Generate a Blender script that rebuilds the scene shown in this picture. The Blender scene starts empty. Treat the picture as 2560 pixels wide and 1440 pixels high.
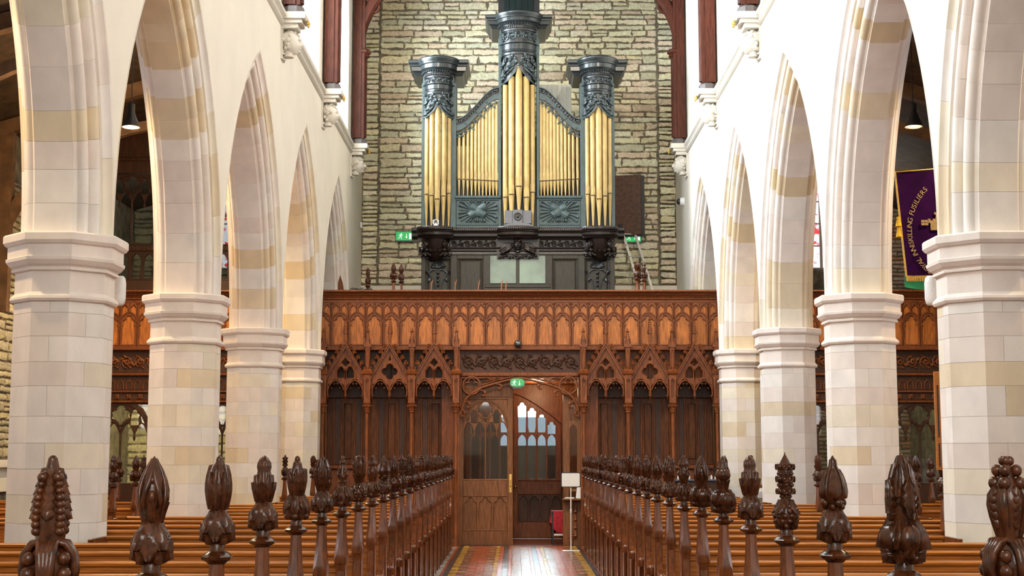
import bpy, math, random
from mathutils import Vector, Matrix, Quaternion
PI = math.pi
C = bpy.context.scene.collection
sc = bpy.context.scene

# ------------------------------------------------------------------ camera, world, light, exposure
cam_d = bpy.data.cameras.new('camera')
cam_d.lens = 50.0; cam_d.sensor_width = 36.0; cam_d.clip_end = 200
cam = bpy.data.objects.new('camera', cam_d); C.objects.link(cam)
cam.location = (-0.09, 0.0, 1.6)
cam.rotation_euler = (math.radians(90 + 6.689), 0, 0.00197)
sc.camera = cam

world = bpy.data.worlds.new('world'); sc.world = world; world.use_nodes = True
wn = world.node_tree.nodes; wl = world.node_tree.links
bg = wn['Background']; bg.inputs[0].default_value = (0.80, 0.90, 1.0, 1); bg.inputs[1].default_value = 1.0

sc.view_settings.view_transform = 'Standard'
sc.view_settings.look = 'None'
sc.view_settings.gamma = 1.0
sc.view_settings.use_curve_mapping = False
sc.view_settings.exposure = 0.0

# daylight through the glass of the windows (the panes themselves give the light)
DAY_SOUTH = 30.0      # clerestory panes on the left wall, sun side
DAY_NORTH = 3.8       # clerestory panes on the right wall
DAY_EAST = 9.0        # great chancel window behind the camera
DAY_WEST = 60.0       # west doorway fanlight
FILL_AISLE = 7.0  # added panes in the aisles, out of view, as fill light
AISLE_LAMP = 340.0
SPOT_ORGAN = 300.0     # halogen spots on the roof trusses, aimed at the organ and the gallery

# ------------------------------------------------------------------ mesh helpers
def rotz(p, a):
    c, s = math.cos(a), math.sin(a)
    return (p[0]*c - p[1]*s, p[0]*s + p[1]*c, p[2])

class MB:
    def __init__(s):
        s.v = []; s.f = []; s.c = []; s.cur = 1.0
    def add(s, vs, fs):
        o = len(s.v); s.v += [tuple(p) for p in vs]
        s.f += [tuple(i + o for i in f) for f in fs]; s.c += [s.cur]*len(fs)
        return s
    def box(s, x0, x1, y0, y1, z0, z1):
        vs = [(x, y, z) for z in (z0, z1) for y in (y0, y1) for x in (x0, x1)]
        return s.add(vs, [(0,2,3,1), (4,5,7,6), (0,1,5,4), (2,6,7,3), (0,4,6,2), (1,3,7,5)])
    def cbox(s, x0, x1, y0, y1, z0, z1, b=0.006):      # box with its front (-y) face bevelled
        vs = [(x, y1, z) for z in (z0, z1) for x in (x0, x1)]
        vs += [(x, y0 + b, z) for z in (z0, z1) for x in (x0, x1)]
        vs += [(x, y0, z) for z in (z0 + b, z1 - b) for x in (x0 + b, x1 - b)]
        return s.add(vs, [(0,2,3,1), (8,9,11,10), (4,5,9,8), (6,10,11,7), (4,8,10,6), (5,7,11,9),
                          (0,1,5,4), (2,6,7,3), (0,4,6,2), (1,3,7,5)])
    def loft(s, rings, cap=True, close=True):
        n = len(rings[0]); vs = [p for r in rings for p in r]; fs = []
        for i in range(len(rings) - 1):
            for j in range(n if close else n - 1):
                k = (j + 1) % n
                fs.append((i*n + j, i*n + k, (i+1)*n + k, (i+1)*n + j))
        if cap and close:
            fs.append(tuple(range(n - 1, -1, -1))); fs.append(tuple((len(rings) - 1)*n + j for j in range(n)))
        return s.add(vs, fs)
    def lathe(s, prof, n=16, c=(0,0,0), a0=0, a1=2*PI, cap=True):
        full = abs(a1 - a0 - 2*PI) < 1e-6
        m = n if full else n + 1
        rings = [[(c[0] + r*math.cos(a0 + (a1-a0)*j/n), c[1] + r*math.sin(a0 + (a1-a0)*j/n), c[2] + z) for j in range(m)] for r, z in prof]
        return s.loft(rings, cap and full, full)
    def octa(s, prof, c=(0,0,0), n=8):                  # lathe with flat faces, r = apothem
        k = 1/math.cos(PI/n)
        rings = [[(c[0] + r*k*math.cos(2*PI*(j+.5)/n), c[1] + r*k*math.sin(2*PI*(j+.5)/n), c[2] + z) for j in range(n)] for r, z in prof]
        return s.loft(rings)
    def tube(s, pts, r, n=6, cap=True):
        P = [Vector(p) for p in pts]; rings = []; N = None
        for i, p in enumerate(P):
            t = (P[min(i+1, len(P)-1)] - P[max(i-1, 0)])
            t = t.normalized() if t.length > 1e-9 else Vector((0,0,1))
            if N is None:
                N = t.cross(Vector((0,1,0)));
                if N.length < 1e-3: N = t.cross(Vector((1,0,0)))
            N = (N - t*N.dot(t))
            if N.length < 1e-6: N = t.orthogonal()
            N.normalize(); B = t.cross(N)
            rr = r[i] if isinstance(r, (list, tuple)) else r
            rings.append([tuple(p + (N*math.cos(2*PI*j/n) + B*math.sin(2*PI*j/n))*rr) for j in range(n)])
        return s.loft(rings, cap)
    def ball(s, c, r, nu=10, nv=7, fn=None, rot=None):
        if not isinstance(r, (list, tuple)): r = (r, r, r)
        vs = []
        def P(u, v):
            d = Vector((math.cos(u)*math.sin(v), math.sin(u)*math.sin(v), math.cos(v)))
            k = fn(u, v, d) if fn else 1.0
            p = Vector((d.x*r[0]*k, d.y*r[1]*k, d.z*r[2]*k))
            if rot is not None: p = rot @ p
            return (c[0] + p.x, c[1] + p.y, c[2] + p.z)
        vs.append(P(0, 0.0))
        for i in range(1, nv):
            for j in range(nu): vs.append(P(2*PI*j/nu, PI*i/nv))
        vs.append(P(0, PI)); fs = []
        for j in range(nu): fs.append((0, 1 + j, 1 + (j+1) % nu))
        for i in range(nv - 2):
            a = 1 + i*nu
            for j in range(nu):
                k = (j+1) % nu; fs.append((a + j, a + nu + j, a + nu + k, a + k))
        a = 1 + (nv-2)*nu; e = len(vs) - 1
        for j in range(nu): fs.append((a + j, e, a + (j+1) % nu))
        return s.add(vs, fs)
    def prism(s, pts, a0, a1, plane='xz'):
        n = len(pts)
        if plane == 'xz': A = [(p[0], a0, p[1]) for p in pts]; B = [(p[0], a1, p[1]) for p in pts]
        elif plane == 'yz': A = [(a0, p[0], p[1]) for p in pts]; B = [(a1, p[0], p[1]) for p in pts]
        else: A = [(p[0], p[1], a0) for p in pts]; B = [(p[0], p[1], a1) for p in pts]
        return s.loft([A, B])
    def leaf(s, base, out, up, L, W, curl=0.6, lob=3, th=0.004, nu=6, nv=6, droop=0.0):
        """a carved leaf: grows along up, then curls over towards out; lobed edges, a raised midrib"""
        b = Vector(base); o = Vector(out).normalized(); u = Vector(up).normalized(); sd = u.cross(o).normalized()
        g = []; bk = []
        for i in range(nv + 1):
            t = i/nv; a = curl*t*t*PI - droop
            if curl > 0:
                m = 14; p = Vector((0,0,0)); k = max(1, int(m*t))
                for q in range(k):
                    aa = curl*((q+.5)/k*t)**2*PI - droop
                    p += (u*math.cos(aa) + o*math.sin(aa))*(L*t/k)
            else: p = u*L*t
            nrm = (o*math.cos(a) - u*math.sin(a))
            w = W*(math.sin(PI*min(1, t*0.93 + 0.07)))**0.7*(1 + 0.22*math.cos(2*PI*lob*t))
            for j in range(nu + 1):
                x = (j/nu - .5)*2
                q = b + p + sd*(x*w*.5) + nrm*(-(x*x)*W*0.16 + (0.012*W if abs(x) < .2 else 0) + 0.035*W*math.cos(x*9))
                g.append(tuple(q + nrm*th)); bk.append(tuple(q - nrm*th))
        n1 = nu + 1; N = len(g); fs = []
        for i in range(nv):
            for j in range(nu):
                a = i*n1 + j
                fs.append((a, a+1, a+n1+1, a+n1)); fs.append((N+a, N+a+n1, N+a+n1+1, N+a+1))
        for i in range(nv):
            a = i*n1; fs.append((a, a+n1, N+a+n1, N+a)); a += nu; fs.append((a, N+a, N+a+n1, a+n1))
        for j in range(nu):
            fs.append((j, N+j, N+j+1, j+1)); a = nv*n1 + j; fs.append((a, a+1, N+a+1, N+a))
        return s.add(g + bk, fs)
    def scroll(s, c, r0, turns=1.4, start=0.0, sgn=1, rad=0.012, ax='xz', n=20, q=5, lift=0.0):
        pts = []; rr = []
        for i in range(n + 1):
            t = i/n; a = start + sgn*2*PI*turns*t; r = r0*(1 - 0.85*t)
            x, z = r*math.cos(a), r*math.sin(a)
            pts.append((c[0] + x, c[1] - lift*t, c[2] + z) if ax == 'xz' else (c[0] + lift*t, c[1] + x, c[2] + z))
            rr.append(rad*(0.7 + 0.6*t) if i < n else rad*1.5)
        return s.tube(pts, rr, q)
    def xf(s, M, i0=0):
        for i in range(i0, len(s.v)): s.v[i] = tuple(M @ Vector(s.v[i]))
        return s
    def mesh(s, name, mat, smooth=None, col=None):
        me = bpy.data.meshes.new(name); me.from_pydata(s.v, [], s.f)
        if mat: me.materials.append(mat)
        if any(abs(x - 1.0) > 1e-6 if not isinstance(x, tuple) else True for x in s.c):
            at = me.attributes.new('Col', 'FLOAT_COLOR', 'FACE')
            buf = []
            for x in s.c: buf += list(x) + [1.0] if isinstance(x, tuple) else [x, x, x, 1.0]
            at.data.foreach_set('color', buf)
        if smooth:
            me.polygons.foreach_set('use_smooth', [True]*len(me.polygons)); me.update()
            try: me.set_sharp_from_angle(angle=math.radians(smooth))
            except Exception: pass
        me.update()
        return me
    def build(s, name, mat, parent=None, smooth=None, loc=(0,0,0), rot=(0,0,0), color=None):
        return put(name, s.mesh(name, mat, smooth), parent, loc, rot, color)

def put(name, me, parent=None, loc=(0,0,0), rot=(0,0,0), color=None, scale=None):
    o = bpy.data.objects.new(name, me); C.objects.link(o)
    if parent: o.parent = parent
    o.location = loc; o.rotation_euler = rot
    if color: o.color = (color[0], color[1], color[2], 1)
    if scale: o.scale = scale
    return o
def thing(name, label, cat, loc=(0,0,0), rot=0.0, group=None):
    o = bpy.data.objects.new(name, None); C.objects.link(o); o.empty_display_size = .1
    o.location = loc; o.rotation_euler = (0, 0, rot)
    return tag(o, label, cat, group)
def tag(o, label, cat, group=None):
    o['label'] = label; o['category'] = cat
    if group: o['group'] = group
    return o
def struct(o): o['kind'] = 'structure'; return o
def stuff(o): o['kind'] = 'stuff'; return o
def holder(name, loc=(0,0,0)):
    o = bpy.data.objects.new(name, None); C.objects.link(o); o.location = loc; o.empty_display_size = .1
    o['kind'] = 'structure'; return o
def dup(root, loc, rot=None, label=None):
    r = root.copy(); C.objects.link(r); r.location = loc
    if rot is not None: r.rotation_euler = (0, 0, rot)
    if label: r['label'] = label
    for ch in root.children:
        c = ch.copy(); C.objects.link(c); c.parent = r
        for g in ch.children:
            d = g.copy(); C.objects.link(d); d.parent = c
    return r

# flat plates with holes (tracery): outline and holes in (x, z), thickness along y
def plate(name, outer, holes, th, bev, mat):
    cu = bpy.data.curves.new(name, 'CURVE'); cu.dimensions = '2D'; cu.fill_mode = 'BOTH'
    cu.extrude = max(0.001, th/2 - bev); cu.bevel_depth = bev; cu.bevel_resolution = 0; cu.offset = -bev
    for pts in [outer] + list(holes):
        sp = cu.splines.new('POLY'); sp.points.add(len(pts) - 1); sp.use_cyclic_u = True
        for i, p in enumerate(pts): sp.points[i].co = (p[0], p[1], 0, 1)
    o = bpy.data.objects.new(name, cu); C.objects.link(o)
    dg = bpy.context.evaluated_depsgraph_get()
    me = bpy.data.meshes.new_from_object(o.evaluated_get(dg))
    me.transform(Matrix.Rotation(PI/2, 4, 'X'))
    bpy.data.objects.remove(o); bpy.data.curves.remove(cu)
    me.name = name; me.materials.clear(); me.materials.append(mat)
    return me
def star(c, shapes, n=48, a0=0.0, a1=2*PI, clip=None):
    """outline of a union of circles and boxes seen from a centre"""
    out = []
    full = abs(a1 - a0 - 2*PI) < 1e-6
    for i in range(n if full else n + 1):
        a = a0 + (a1 - a0)*i/n; dx, dz = math.cos(a), math.sin(a); best = 0.004
        for s in shapes:
            if s[0] == 'c':
                ox, oz = c[0] - s[1], c[1] - s[2]; b = ox*dx + oz*dz; q = ox*ox + oz*oz - s[3]*s[3]; d = b*b - q
                if d >= 0: best = max(best, -b + math.sqrt(d))
            else:
                t = 1e9; ok = True
                lo = -1e9
                for o_, d_, l_, h_ in ((c[0], dx, s[1], s[2]), (c[1], dz, s[3], s[4])):
                    if abs(d_) < 1e-9:
                        if o_ < l_ - 1e-9 or o_ > h_ + 1e-9: ok = False
                    else:
                        t1, t2 = (l_ - o_)/d_, (h_ - o_)/d_
                        lo = max(lo, min(t1, t2)); t = min(t, max(t1, t2))
                if ok and t > max(lo, 0): best = max(best, t)
        p = (c[0] + dx*best, c[1] + dz*best)
        if clip: p = clip(*p)
        out.append(p)
    return out
def lancet(x, w, z0, zs, n=52, clip=None):             # trefoil-headed light, head springs at zs
    h = w/2
    return star((x, zs), [('r', x - h, x + h, z0, zs - .10*w), ('r', x - h*.62, x + h*.62, zs - .2*w, zs + .1*w),
                          ('c', x - .24*w, zs + .10*w, .235*w), ('c', x + .24*w, zs + .10*w, .235*w), ('c', x, zs + .42*w, .22*w), ('c', x, zs + .25*w, .20*w)], n, -PI/2, 1.5*PI, clip)
def plain_lancet(x, w, z0, zs, n=7):                   # pointed head, two arcs
    h = w/2; R = w*0.95; cx = R - h; pts = [(x + h, z0), (x + h, zs)]
    a1 = math.acos(cx/R)
    for i in range(1, n + 1): a = a1*i/n; pts.append((x - cx + R*math.cos(a), zs + R*math.sin(a)))
    for i in range(n - 1, -1, -1): a = a1*i/n; pts.append((x + cx - R*math.cos(a), zs + R*math.sin(a)))
    pts.append((x - h, z0)); return pts
def quatrefoil(x, z, r, n=56, rot=0.0, k=4):
    d = r*0.55; q = r*0.46
    return star((x, z), [('c', x + d*math.cos(rot + i*2*PI/k), z + d*math.sin(rot + i*2*PI/k), q) for i in range(k)] + [('c', x, z, r*.42)], n)
def rect(x0, x1, z0, z1): return [(x0, z0), (x1, z0), (x1, z1), (x0, z1)]

# ------------------------------------------------------------------ materials
def material(name, col, rough=0.6, metal=0.0, var=0.12, scale=6.0, stretch=(1,1,1), bump=0.0, bscale=None, objcol=False,
             attr=False, spec=0.5, dark=None, rnd=0.0, coat=0.0, rvar=0.0):
    m = bpy.data.materials.new(name); m.use_nodes = True; nt = m.node_tree; N = nt.nodes; L = nt.links
    b = N['Principled BSDF']; b.inputs['Roughness'].default_value = rough; b.inputs['Metallic'].default_value = metal
    b.inputs['Specular IOR Level'].default_value = spec
    if coat: b.inputs['Coat Weight'].default_value = coat; b.inputs['Coat Roughness'].default_value = 0.12
    tc = N.new('ShaderNodeTexCoord'); mp = N.new('ShaderNodeMapping'); mp.inputs['Scale'].default_value = stretch
    L.new(tc.outputs['Object'], mp.inputs[0])
    nz = N.new('ShaderNodeTexNoise'); nz.inputs['Scale'].default_value = scale; nz.inputs['Detail'].default_value = 5
    oi = N.new('ShaderNodeObjectInfo')
    ad = N.new('ShaderNodeVectorMath'); ad.operation = 'ADD'
    sm = N.new('ShaderNodeVectorMath'); sm.operation = 'SCALE'; sm.inputs[3].default_value = 37.0
    cx = N.new('ShaderNodeCombineXYZ'); 
    for i in range(3): L.new(oi.outputs['Random'], cx.inputs[i])
    L.new(cx.outputs[0], sm.inputs[0]); L.new(mp.outputs[0], ad.inputs[0]); L.new(sm.outputs[0], ad.inputs[1])
    L.new(ad.outputs[0], nz.inputs['Vector'])
    mx = N.new('ShaderNodeMix'); mx.data_type = 'RGBA'
    d = dark or tuple(c*(1 - 2.2*var) for c in col)
    mx.inputs[6].default_value = (*[max(0, c) for c in d], 1); mx.inputs[7].default_value = (*[min(1, c*(1 + var)) for c in col], 1)
    rp = N.new('ShaderNodeMapRange'); rp.inputs[1].default_value = .3; rp.inputs[2].default_value = .7
    L.new(nz.outputs['Fac'], rp.inputs[0]); L.new(rp.outputs[0], mx.inputs[0]); out = mx.outputs[2]
    def mul(a, bsock):
        k = N.new('ShaderNodeMix'); k.data_type = 'RGBA'; k.blend_type = 'MULTIPLY'; k.inputs[0].default_value = 1
        L.new(a, k.inputs[6]); L.new(bsock, k.inputs[7]); return k.outputs[2]
    if objcol: out = mul(out, oi.outputs['Color'])
    if attr:
        at = N.new('ShaderNodeAttribute'); at.attribute_name = 'Col'; out = mul(out, at.outputs['Color'])
    if rnd:
        hs = N.new('ShaderNodeHueSaturation'); mr = N.new('ShaderNodeMapRange')
        mr.inputs[3].default_value = 1 - rnd; mr.inputs[4].default_value = 1 + rnd
        L.new(oi.outputs['Random'], mr.inputs[0]); L.new(mr.outputs[0], hs.inputs['Value']); L.new(out, hs.inputs['Color']); out = hs.outputs[0]
    L.new(out, b.inputs['Base Color'])
    if rvar:
        rr = N.new('ShaderNodeMapRange'); rr.inputs[3].default_value = rough - rvar; rr.inputs[4].default_value = rough + rvar
        L.new(nz.outputs['Fac'], rr.inputs[0]); L.new(rr.outputs[0], b.inputs['Roughness'])
    if bump:
        bn = N.new('ShaderNodeTexNoise'); bn.inputs['Scale'].default_value = bscale or scale*4; bn.inputs['Detail'].default_value = 4
        L.new(ad.outputs[0], bn.inputs['Vector'])
        bp = N.new('ShaderNodeBump'); bp.inputs['Strength'].default_value = bump; bp.inputs['Distance'].default_value = 0.02
        L.new(bn.outputs['Fac'], bp.inputs['Height']); L.new(bp.outputs[0], b.inputs['Normal'])
    return m
def glow(name, col, strength, dark=(0.02,0.02,0.02)):
    m = bpy.data.materials.new(name); m.use_nodes = True; b = m.node_tree.nodes['Principled BSDF']
    b.inputs['Base Color'].default_value = (*dark, 1); b.inputs['Emission Color'].default_value = (*col, 1)
    b.inputs['Emission Strength'].default_value = strength; b.inputs['Roughness'].default_value = .3
    return m
def clear_glass(name, tint=(.9,.95,.95), rough=0.03, alpha=0.12):
    m = bpy.data.materials.new(name); m.use_nodes = True; nt = m.node_tree; N = nt.nodes; L = nt.links
    N.remove(N['Principled BSDF']); o = N['Material Output']
    t = N.new('ShaderNodeBsdfTransparent'); t.inputs[0].default_value = (*tint, 1)
    g = N.new('ShaderNodeBsdfGlossy'); g.inputs['Roughness'].default_value = rough
    f = N.new('ShaderNodeFresnel'); f.inputs[0].default_value = 1.5; mx = N.new('ShaderNodeMixShader')
    L.new(f.outputs[0], mx.inputs[0]); L.new(t.outputs[0], mx.inputs[1]); L.new(g.outputs[0], mx.inputs[2]); L.new(mx.outputs[0], o.inputs[0])
    return m

M_plaster = material('cream_plaster', (0.85, 0.80, 0.70), 0.85, var=.02, scale=1.5, bump=.05, bscale=30, spec=.2)
M_whiteplaster = material('white_plaster', (0.62, 0.585, 0.515), 0.7, var=.03, scale=3, spec=.2)
M_ashlar = material('sandstone_ashlar', (0.80, 0.80, 0.80), 0.85, var=.045, scale=5, stretch=(1,1,.6), bump=.10, bscale=60, objcol=True, spec=.2)
M_joint = material('lime_mortar', (0.50, 0.43, 0.34), 0.9, var=.1)
M_mortar = material('rubble_mortar', (0.24, 0.205, 0.14), 0.95, var=.25, scale=5, bump=.4, bscale=25)
M_pew = material('oiled_oak', (0.46, 0.155, 0.021), 0.38, var=.22, scale=7, stretch=(.5,6,14), bump=.03, rnd=.10, spec=.4)
M_end = material('pew_end_oak', (0.150, 0.042, 0.011), 0.20, var=.24, scale=9, stretch=(5,5,.8), bump=.03, rnd=.15, spec=.38)
M_finial = material('dark_carved_oak', (0.072, 0.021, 0.007), 0.21, var=.30, scale=30, bump=.06, rnd=.18, spec=.42)
M_screen = material('screen_oak', (0.205, 0.060, 0.017), 0.42, var=.22, scale=8, stretch=(5,5,.7), bump=.03, rnd=.08, spec=.3)
M_panel = material('panel_oak', (0.46, 0.150, 0.030), 0.36, var=.25, scale=8, stretch=(6,5,.6), bump=.03, rnd=.10, spec=.35)
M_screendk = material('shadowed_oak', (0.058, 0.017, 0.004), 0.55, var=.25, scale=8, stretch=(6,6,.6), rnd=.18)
M_door = material('door_oak', (0.19, 0.075, 0.026), 0.44, var=.22, scale=8, stretch=(6,6,.6), bump=.04, rnd=.06, spec=.3)
M_roof = material('roof_timber', (0.080, 0.022, 0.012), 0.5, var=.22, scale=6, stretch=(5,5,.7), spec=.15)
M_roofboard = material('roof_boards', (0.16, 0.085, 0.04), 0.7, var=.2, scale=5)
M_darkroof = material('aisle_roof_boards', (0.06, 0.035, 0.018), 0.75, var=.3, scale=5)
M_organblue = material('blue_grey_paint', (0.050, 0.080, 0.085), 0.45, var=.10, scale=8, rnd=.05, spec=.35)
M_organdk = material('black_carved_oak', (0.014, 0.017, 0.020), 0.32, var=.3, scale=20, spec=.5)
M_organbrn = material('brown_black_oak', (0.016, 0.009, 0.007), 0.30, var=.3, scale=20, spec=.4)
M_organbase = material('organ_base_oak', (0.030, 0.026, 0.019), 0.42, var=.2, scale=8, stretch=(5,5,.7), spec=.3)
M_pipe = material('gilt_pipe_metal', (0.43, 0.305, 0.115), 0.42, metal=.15, var=.10, scale=5, rnd=.09, spec=.5, bump=.03, bscale=12)
M_pipemouth = material('pipe_mouth_shadow', (0.03, 0.02, 0.01), .8)
M_greenglass = material('pale_green_glass', (0.12, 0.175, 0.125), 0.22, var=.25, scale=2, spec=.6)
M_brass = material('brass', (0.62, 0.40, 0.10), 0.25, metal=.9, var=.08)
M_white = material('white_painted_boards', (0.72, 0.76, 0.70), 0.55, var=.03, rnd=.03)
M_grey = material('grey_speaker_case', (0.10, 0.105, 0.12), 0.5, var=.05)
M_black = material('black_rubber', (0.012, 0.012, 0.013), 0.45, var=.1)
M_alum = material('aluminium', (0.66, 0.66, 0.62), 0.38, metal=.6, var=.06)
M_whitepl = material('white_plastic', (0.78, 0.77, 0.75), 0.4, var=.02)
M_redcloth = material('red_velvet', (0.42, 0.010, 0.022), 0.8, var=.25, scale=20)
M_purple = material('purple_silk', (0.026, 0.002, 0.044), 0.85, var=.18, scale=6, spec=.08)
M_gold = material('gold_thread', (0.62, 0.42, 0.10), 0.55, var=.15, scale=40)
M_goldletter = material('dull_gold_thread', (0.36, 0.24, 0.10), 0.6, var=.15, scale=40)
M_yellow = material('yellow_tassel', (0.80, 0.50, 0.02), 0.7, var=.15, scale=40)
M_green = material('green_silk', (0.03, 0.42, 0.16), 0.6, var=.1)
M_tile = material('encaustic_tiles', (0.95, 0.95, 0.95), 0.24, var=.16, scale=14, attr=True, spec=.6, bump=.06, bscale=18, rvar=.08)
M_rubble = None
M_led = material('stained_lead', (0.02, 0.02, 0.02), .6)
G_left = glow('daylit_glass_south', (0.84, 0.93, 1.0), DAY_SOUTH)
G_right = glow('daylit_glass_north', (1.0, 0.95, 0.86), DAY_NORTH)
G_east = glow('daylit_glass_east', (1.0, 0.97, 0.92), DAY_EAST)
G_west = glow('daylit_glass_west', (0.86, 0.93, 1.0), DAY_WEST)
G_aislefill = glow('aisle_fill_glow', (1.0, 0.93, 0.95), FILL_AISLE)  # glow of the added aisle panes
G_lamp = glow('warm_lamp_bulb', (1.0, 0.52, 0.24), 2.0)
G_exit = glow('exit_sign_green', (0.01, 0.52, 0.10), 0.85)
G_exitw = glow('exit_sign_white', (0.95, 1.0, 0.95), 1.1)
GL_clear = clear_glass('clear_glass')
GL_grey = clear_glass('grey_glass', (.55,.58,.58))

def rubble_material():
    m = bpy.data.materials.new('rubble_stone'); m.use_nodes = True; nt = m.node_tree; N = nt.nodes; L = nt.links
    b = N['Principled BSDF']; b.inputs['Roughness'].default_value = .92; b.inputs['Specular IOR Level'].default_value = .15
    tc = N.new('ShaderNodeTexCoord'); nz = N.new('ShaderNodeTexNoise'); nz.inputs['Scale'].default_value = 9; nz.inputs['Detail'].default_value = 6; nz.inputs['Roughness'].default_value = .65
    geo = N.new('ShaderNodeNewGeometry'); L.new(geo.outputs['Position'], nz.inputs['Vector'])
    a = N.new('ShaderNodeAttribute'); a.attribute_name = 'Col'; e = N.new('ShaderNodeAttribute'); e.attribute_name = 'edge'
    # ragged pointing smeared over the arrises: edge weight (0 centre, 1 rim) plus noise decides stone or mortar
    s = N.new('ShaderNodeMath'); s.operation = 'MULTIPLY_ADD'; s.inputs[1].default_value = 0.85
    n2 = N.new('ShaderNodeMath'); n2.operation = 'MULTIPLY_ADD'; n2.inputs[1].default_value = 2.6; n2.inputs[2].default_value = -1.3
    L.new(nz.outputs['Fac'], n2.inputs[0]); L.new(e.outputs['Fac'], s.inputs[0]); L.new(n2.outputs[0], s.inputs[2])
    st = N.new('ShaderNodeMapRange'); st.inputs[1].default_value = .50; st.inputs[2].default_value = .66; L.new(s.outputs[0], st.inputs[0])
    nb = N.new('ShaderNodeTexNoise'); nb.inputs['Scale'].default_value = 16; nb.inputs['Detail'].default_value = 5; L.new(geo.outputs['Position'], nb.inputs['Vector'])
    mr = N.new('ShaderNodeMapRange'); mr.inputs[1].default_value = .3; mr.inputs[2].default_value = .7; mr.inputs[3].default_value = .74; mr.inputs[4].default_value = 1.14; L.new(nb.outputs['Fac'], mr.inputs[0])
    mu = N.new('ShaderNodeVectorMath'); mu.operation = 'SCALE'; L.new(a.outputs['Color'], mu.inputs[0]); L.new(mr.outputs[0], mu.inputs[3])
    mx = N.new('ShaderNodeMix'); mx.data_type = 'RGBA'; mx.inputs[7].default_value = (.26, .22, .15, 1)
    L.new(st.outputs[0], mx.inputs[0]); L.new(mu.outputs[0], mx.inputs[6]); L.new(mx.outputs[2], b.inputs['Base Color'])
    bp = N.new('ShaderNodeBump'); bp.inputs['Strength'].default_value = .5; bp.inputs['Distance'].default_value = .02; L.new(nb.outputs['Fac'], bp.inputs['Height']); L.new(bp.outputs[0], b.inputs['Normal'])
    return m
M_rubble = rubble_material()
# ------------------------------------------------------------------ setting: floor, walls, ceilings
YC = [11.95, 16.40, 20.80, 25.00]; Y0C = 7.5; Y5C = 29.4
XW = 3.895; HW = 0.385; ZS = 3.42; ZSTR = 8.02; YWEST = 31.4; YEAST = -7.0; ZTOP = 12.6; XO = 8.6
FEET = [Y0C] + YC + [Y5C]
RISE = 3.58
ordinal = ['nearest', 'second', 'third', 'fourth', 'fifth']
sidename = {-1: 'left', 1: 'right'}

m = MB(); m.box(-XO - .3, XO + .3, YEAST, YWEST + 2.2, -0.2, -0.001)
floor = struct(m.build('floor', M_screendk))

# tiled central alley: one small tile after another, joined (a receding surface)
rng = random.Random(5)
m = MB()
RED = (.55, .105, .028); DK = (.055, .052, .048); YEL = (.72, .38, .04); BUF = (.50, .30, .12); BRN = (.28, .10, .04); PALE = (.50, .45, .38)
cols = [(1.10, 1.20, 'PALE'), (1.06, 1.10, 'RED'), (.985, 1.06, 'DK'), (.885, .985, 'YEL'), (.40, .885, 'FIELD'), (.34, .40, 'YEL'), (.27, .34, 'RED'), (.19, .27, 'DK'), (.14, .19, 'RED'), (-.14, .14, 'MID')]
def tile(x0, x1, y0, y1, c):
    k = rng.uniform(.82, 1.15); m.cur = tuple(v*k for v in c); g = .0025
    z = rng.uniform(.006, .0085)
    vs = [(x0+g, y0+g, z), (x1-g, y0+g, z), (x1-g, y1-g, z), (x0+g, y1-g, z), (x0+.0, y0+.0, 0), (x1, y0, 0), (x1, y1, 0), (x0, y1, 0)]
    m.add(vs, [(0,1,2,3), (4,5,1,0), (5,6,2,1), (6,7,3,2), (7,4,0,3)])
y = 9.0
while y < 25.35:
    row = int(round(y/.14))
    for a, b, k in cols:
        for sgn in ((1, -1) if a > 0 else (1,)):
            x0, x1 = (a, b) if sgn > 0 else (-b, -a)
            if k == 'FIELD':
                n = 4; w = (x1 - x0)/n
                for i in range(n):
                    c = [RED, BRN, DK, BUF][(i*3 + row*2 + (i ^ row)) % 4] if (i in (0, 3)) else [RED, RED, BRN, RED][(row + i) % 4]
                    tile(x0 + i*w, x0 + (i+1)*w, y, y + .14, c)
            elif k == 'MID':
                for i in range(2): tile(x0 + i*.14, x0 + (i+1)*.14, y, y + .14, [BUF, DK, RED][(row + i) % 3])
            elif k == 'YEL':
                for q in range(2): tile(x0, x1, y + q*.07, y + q*.07 + .058, YEL); tile(x0, x1, y + q*.07 + .058, y + q*.07 + .07, DK)
            else: tile(x0, x1, y, y + .14, {'PALE': PALE, 'RED': RED, 'DK': DK}[k])
    y += .14
stuff(m.build('tiles', M_tile, floor))

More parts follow.
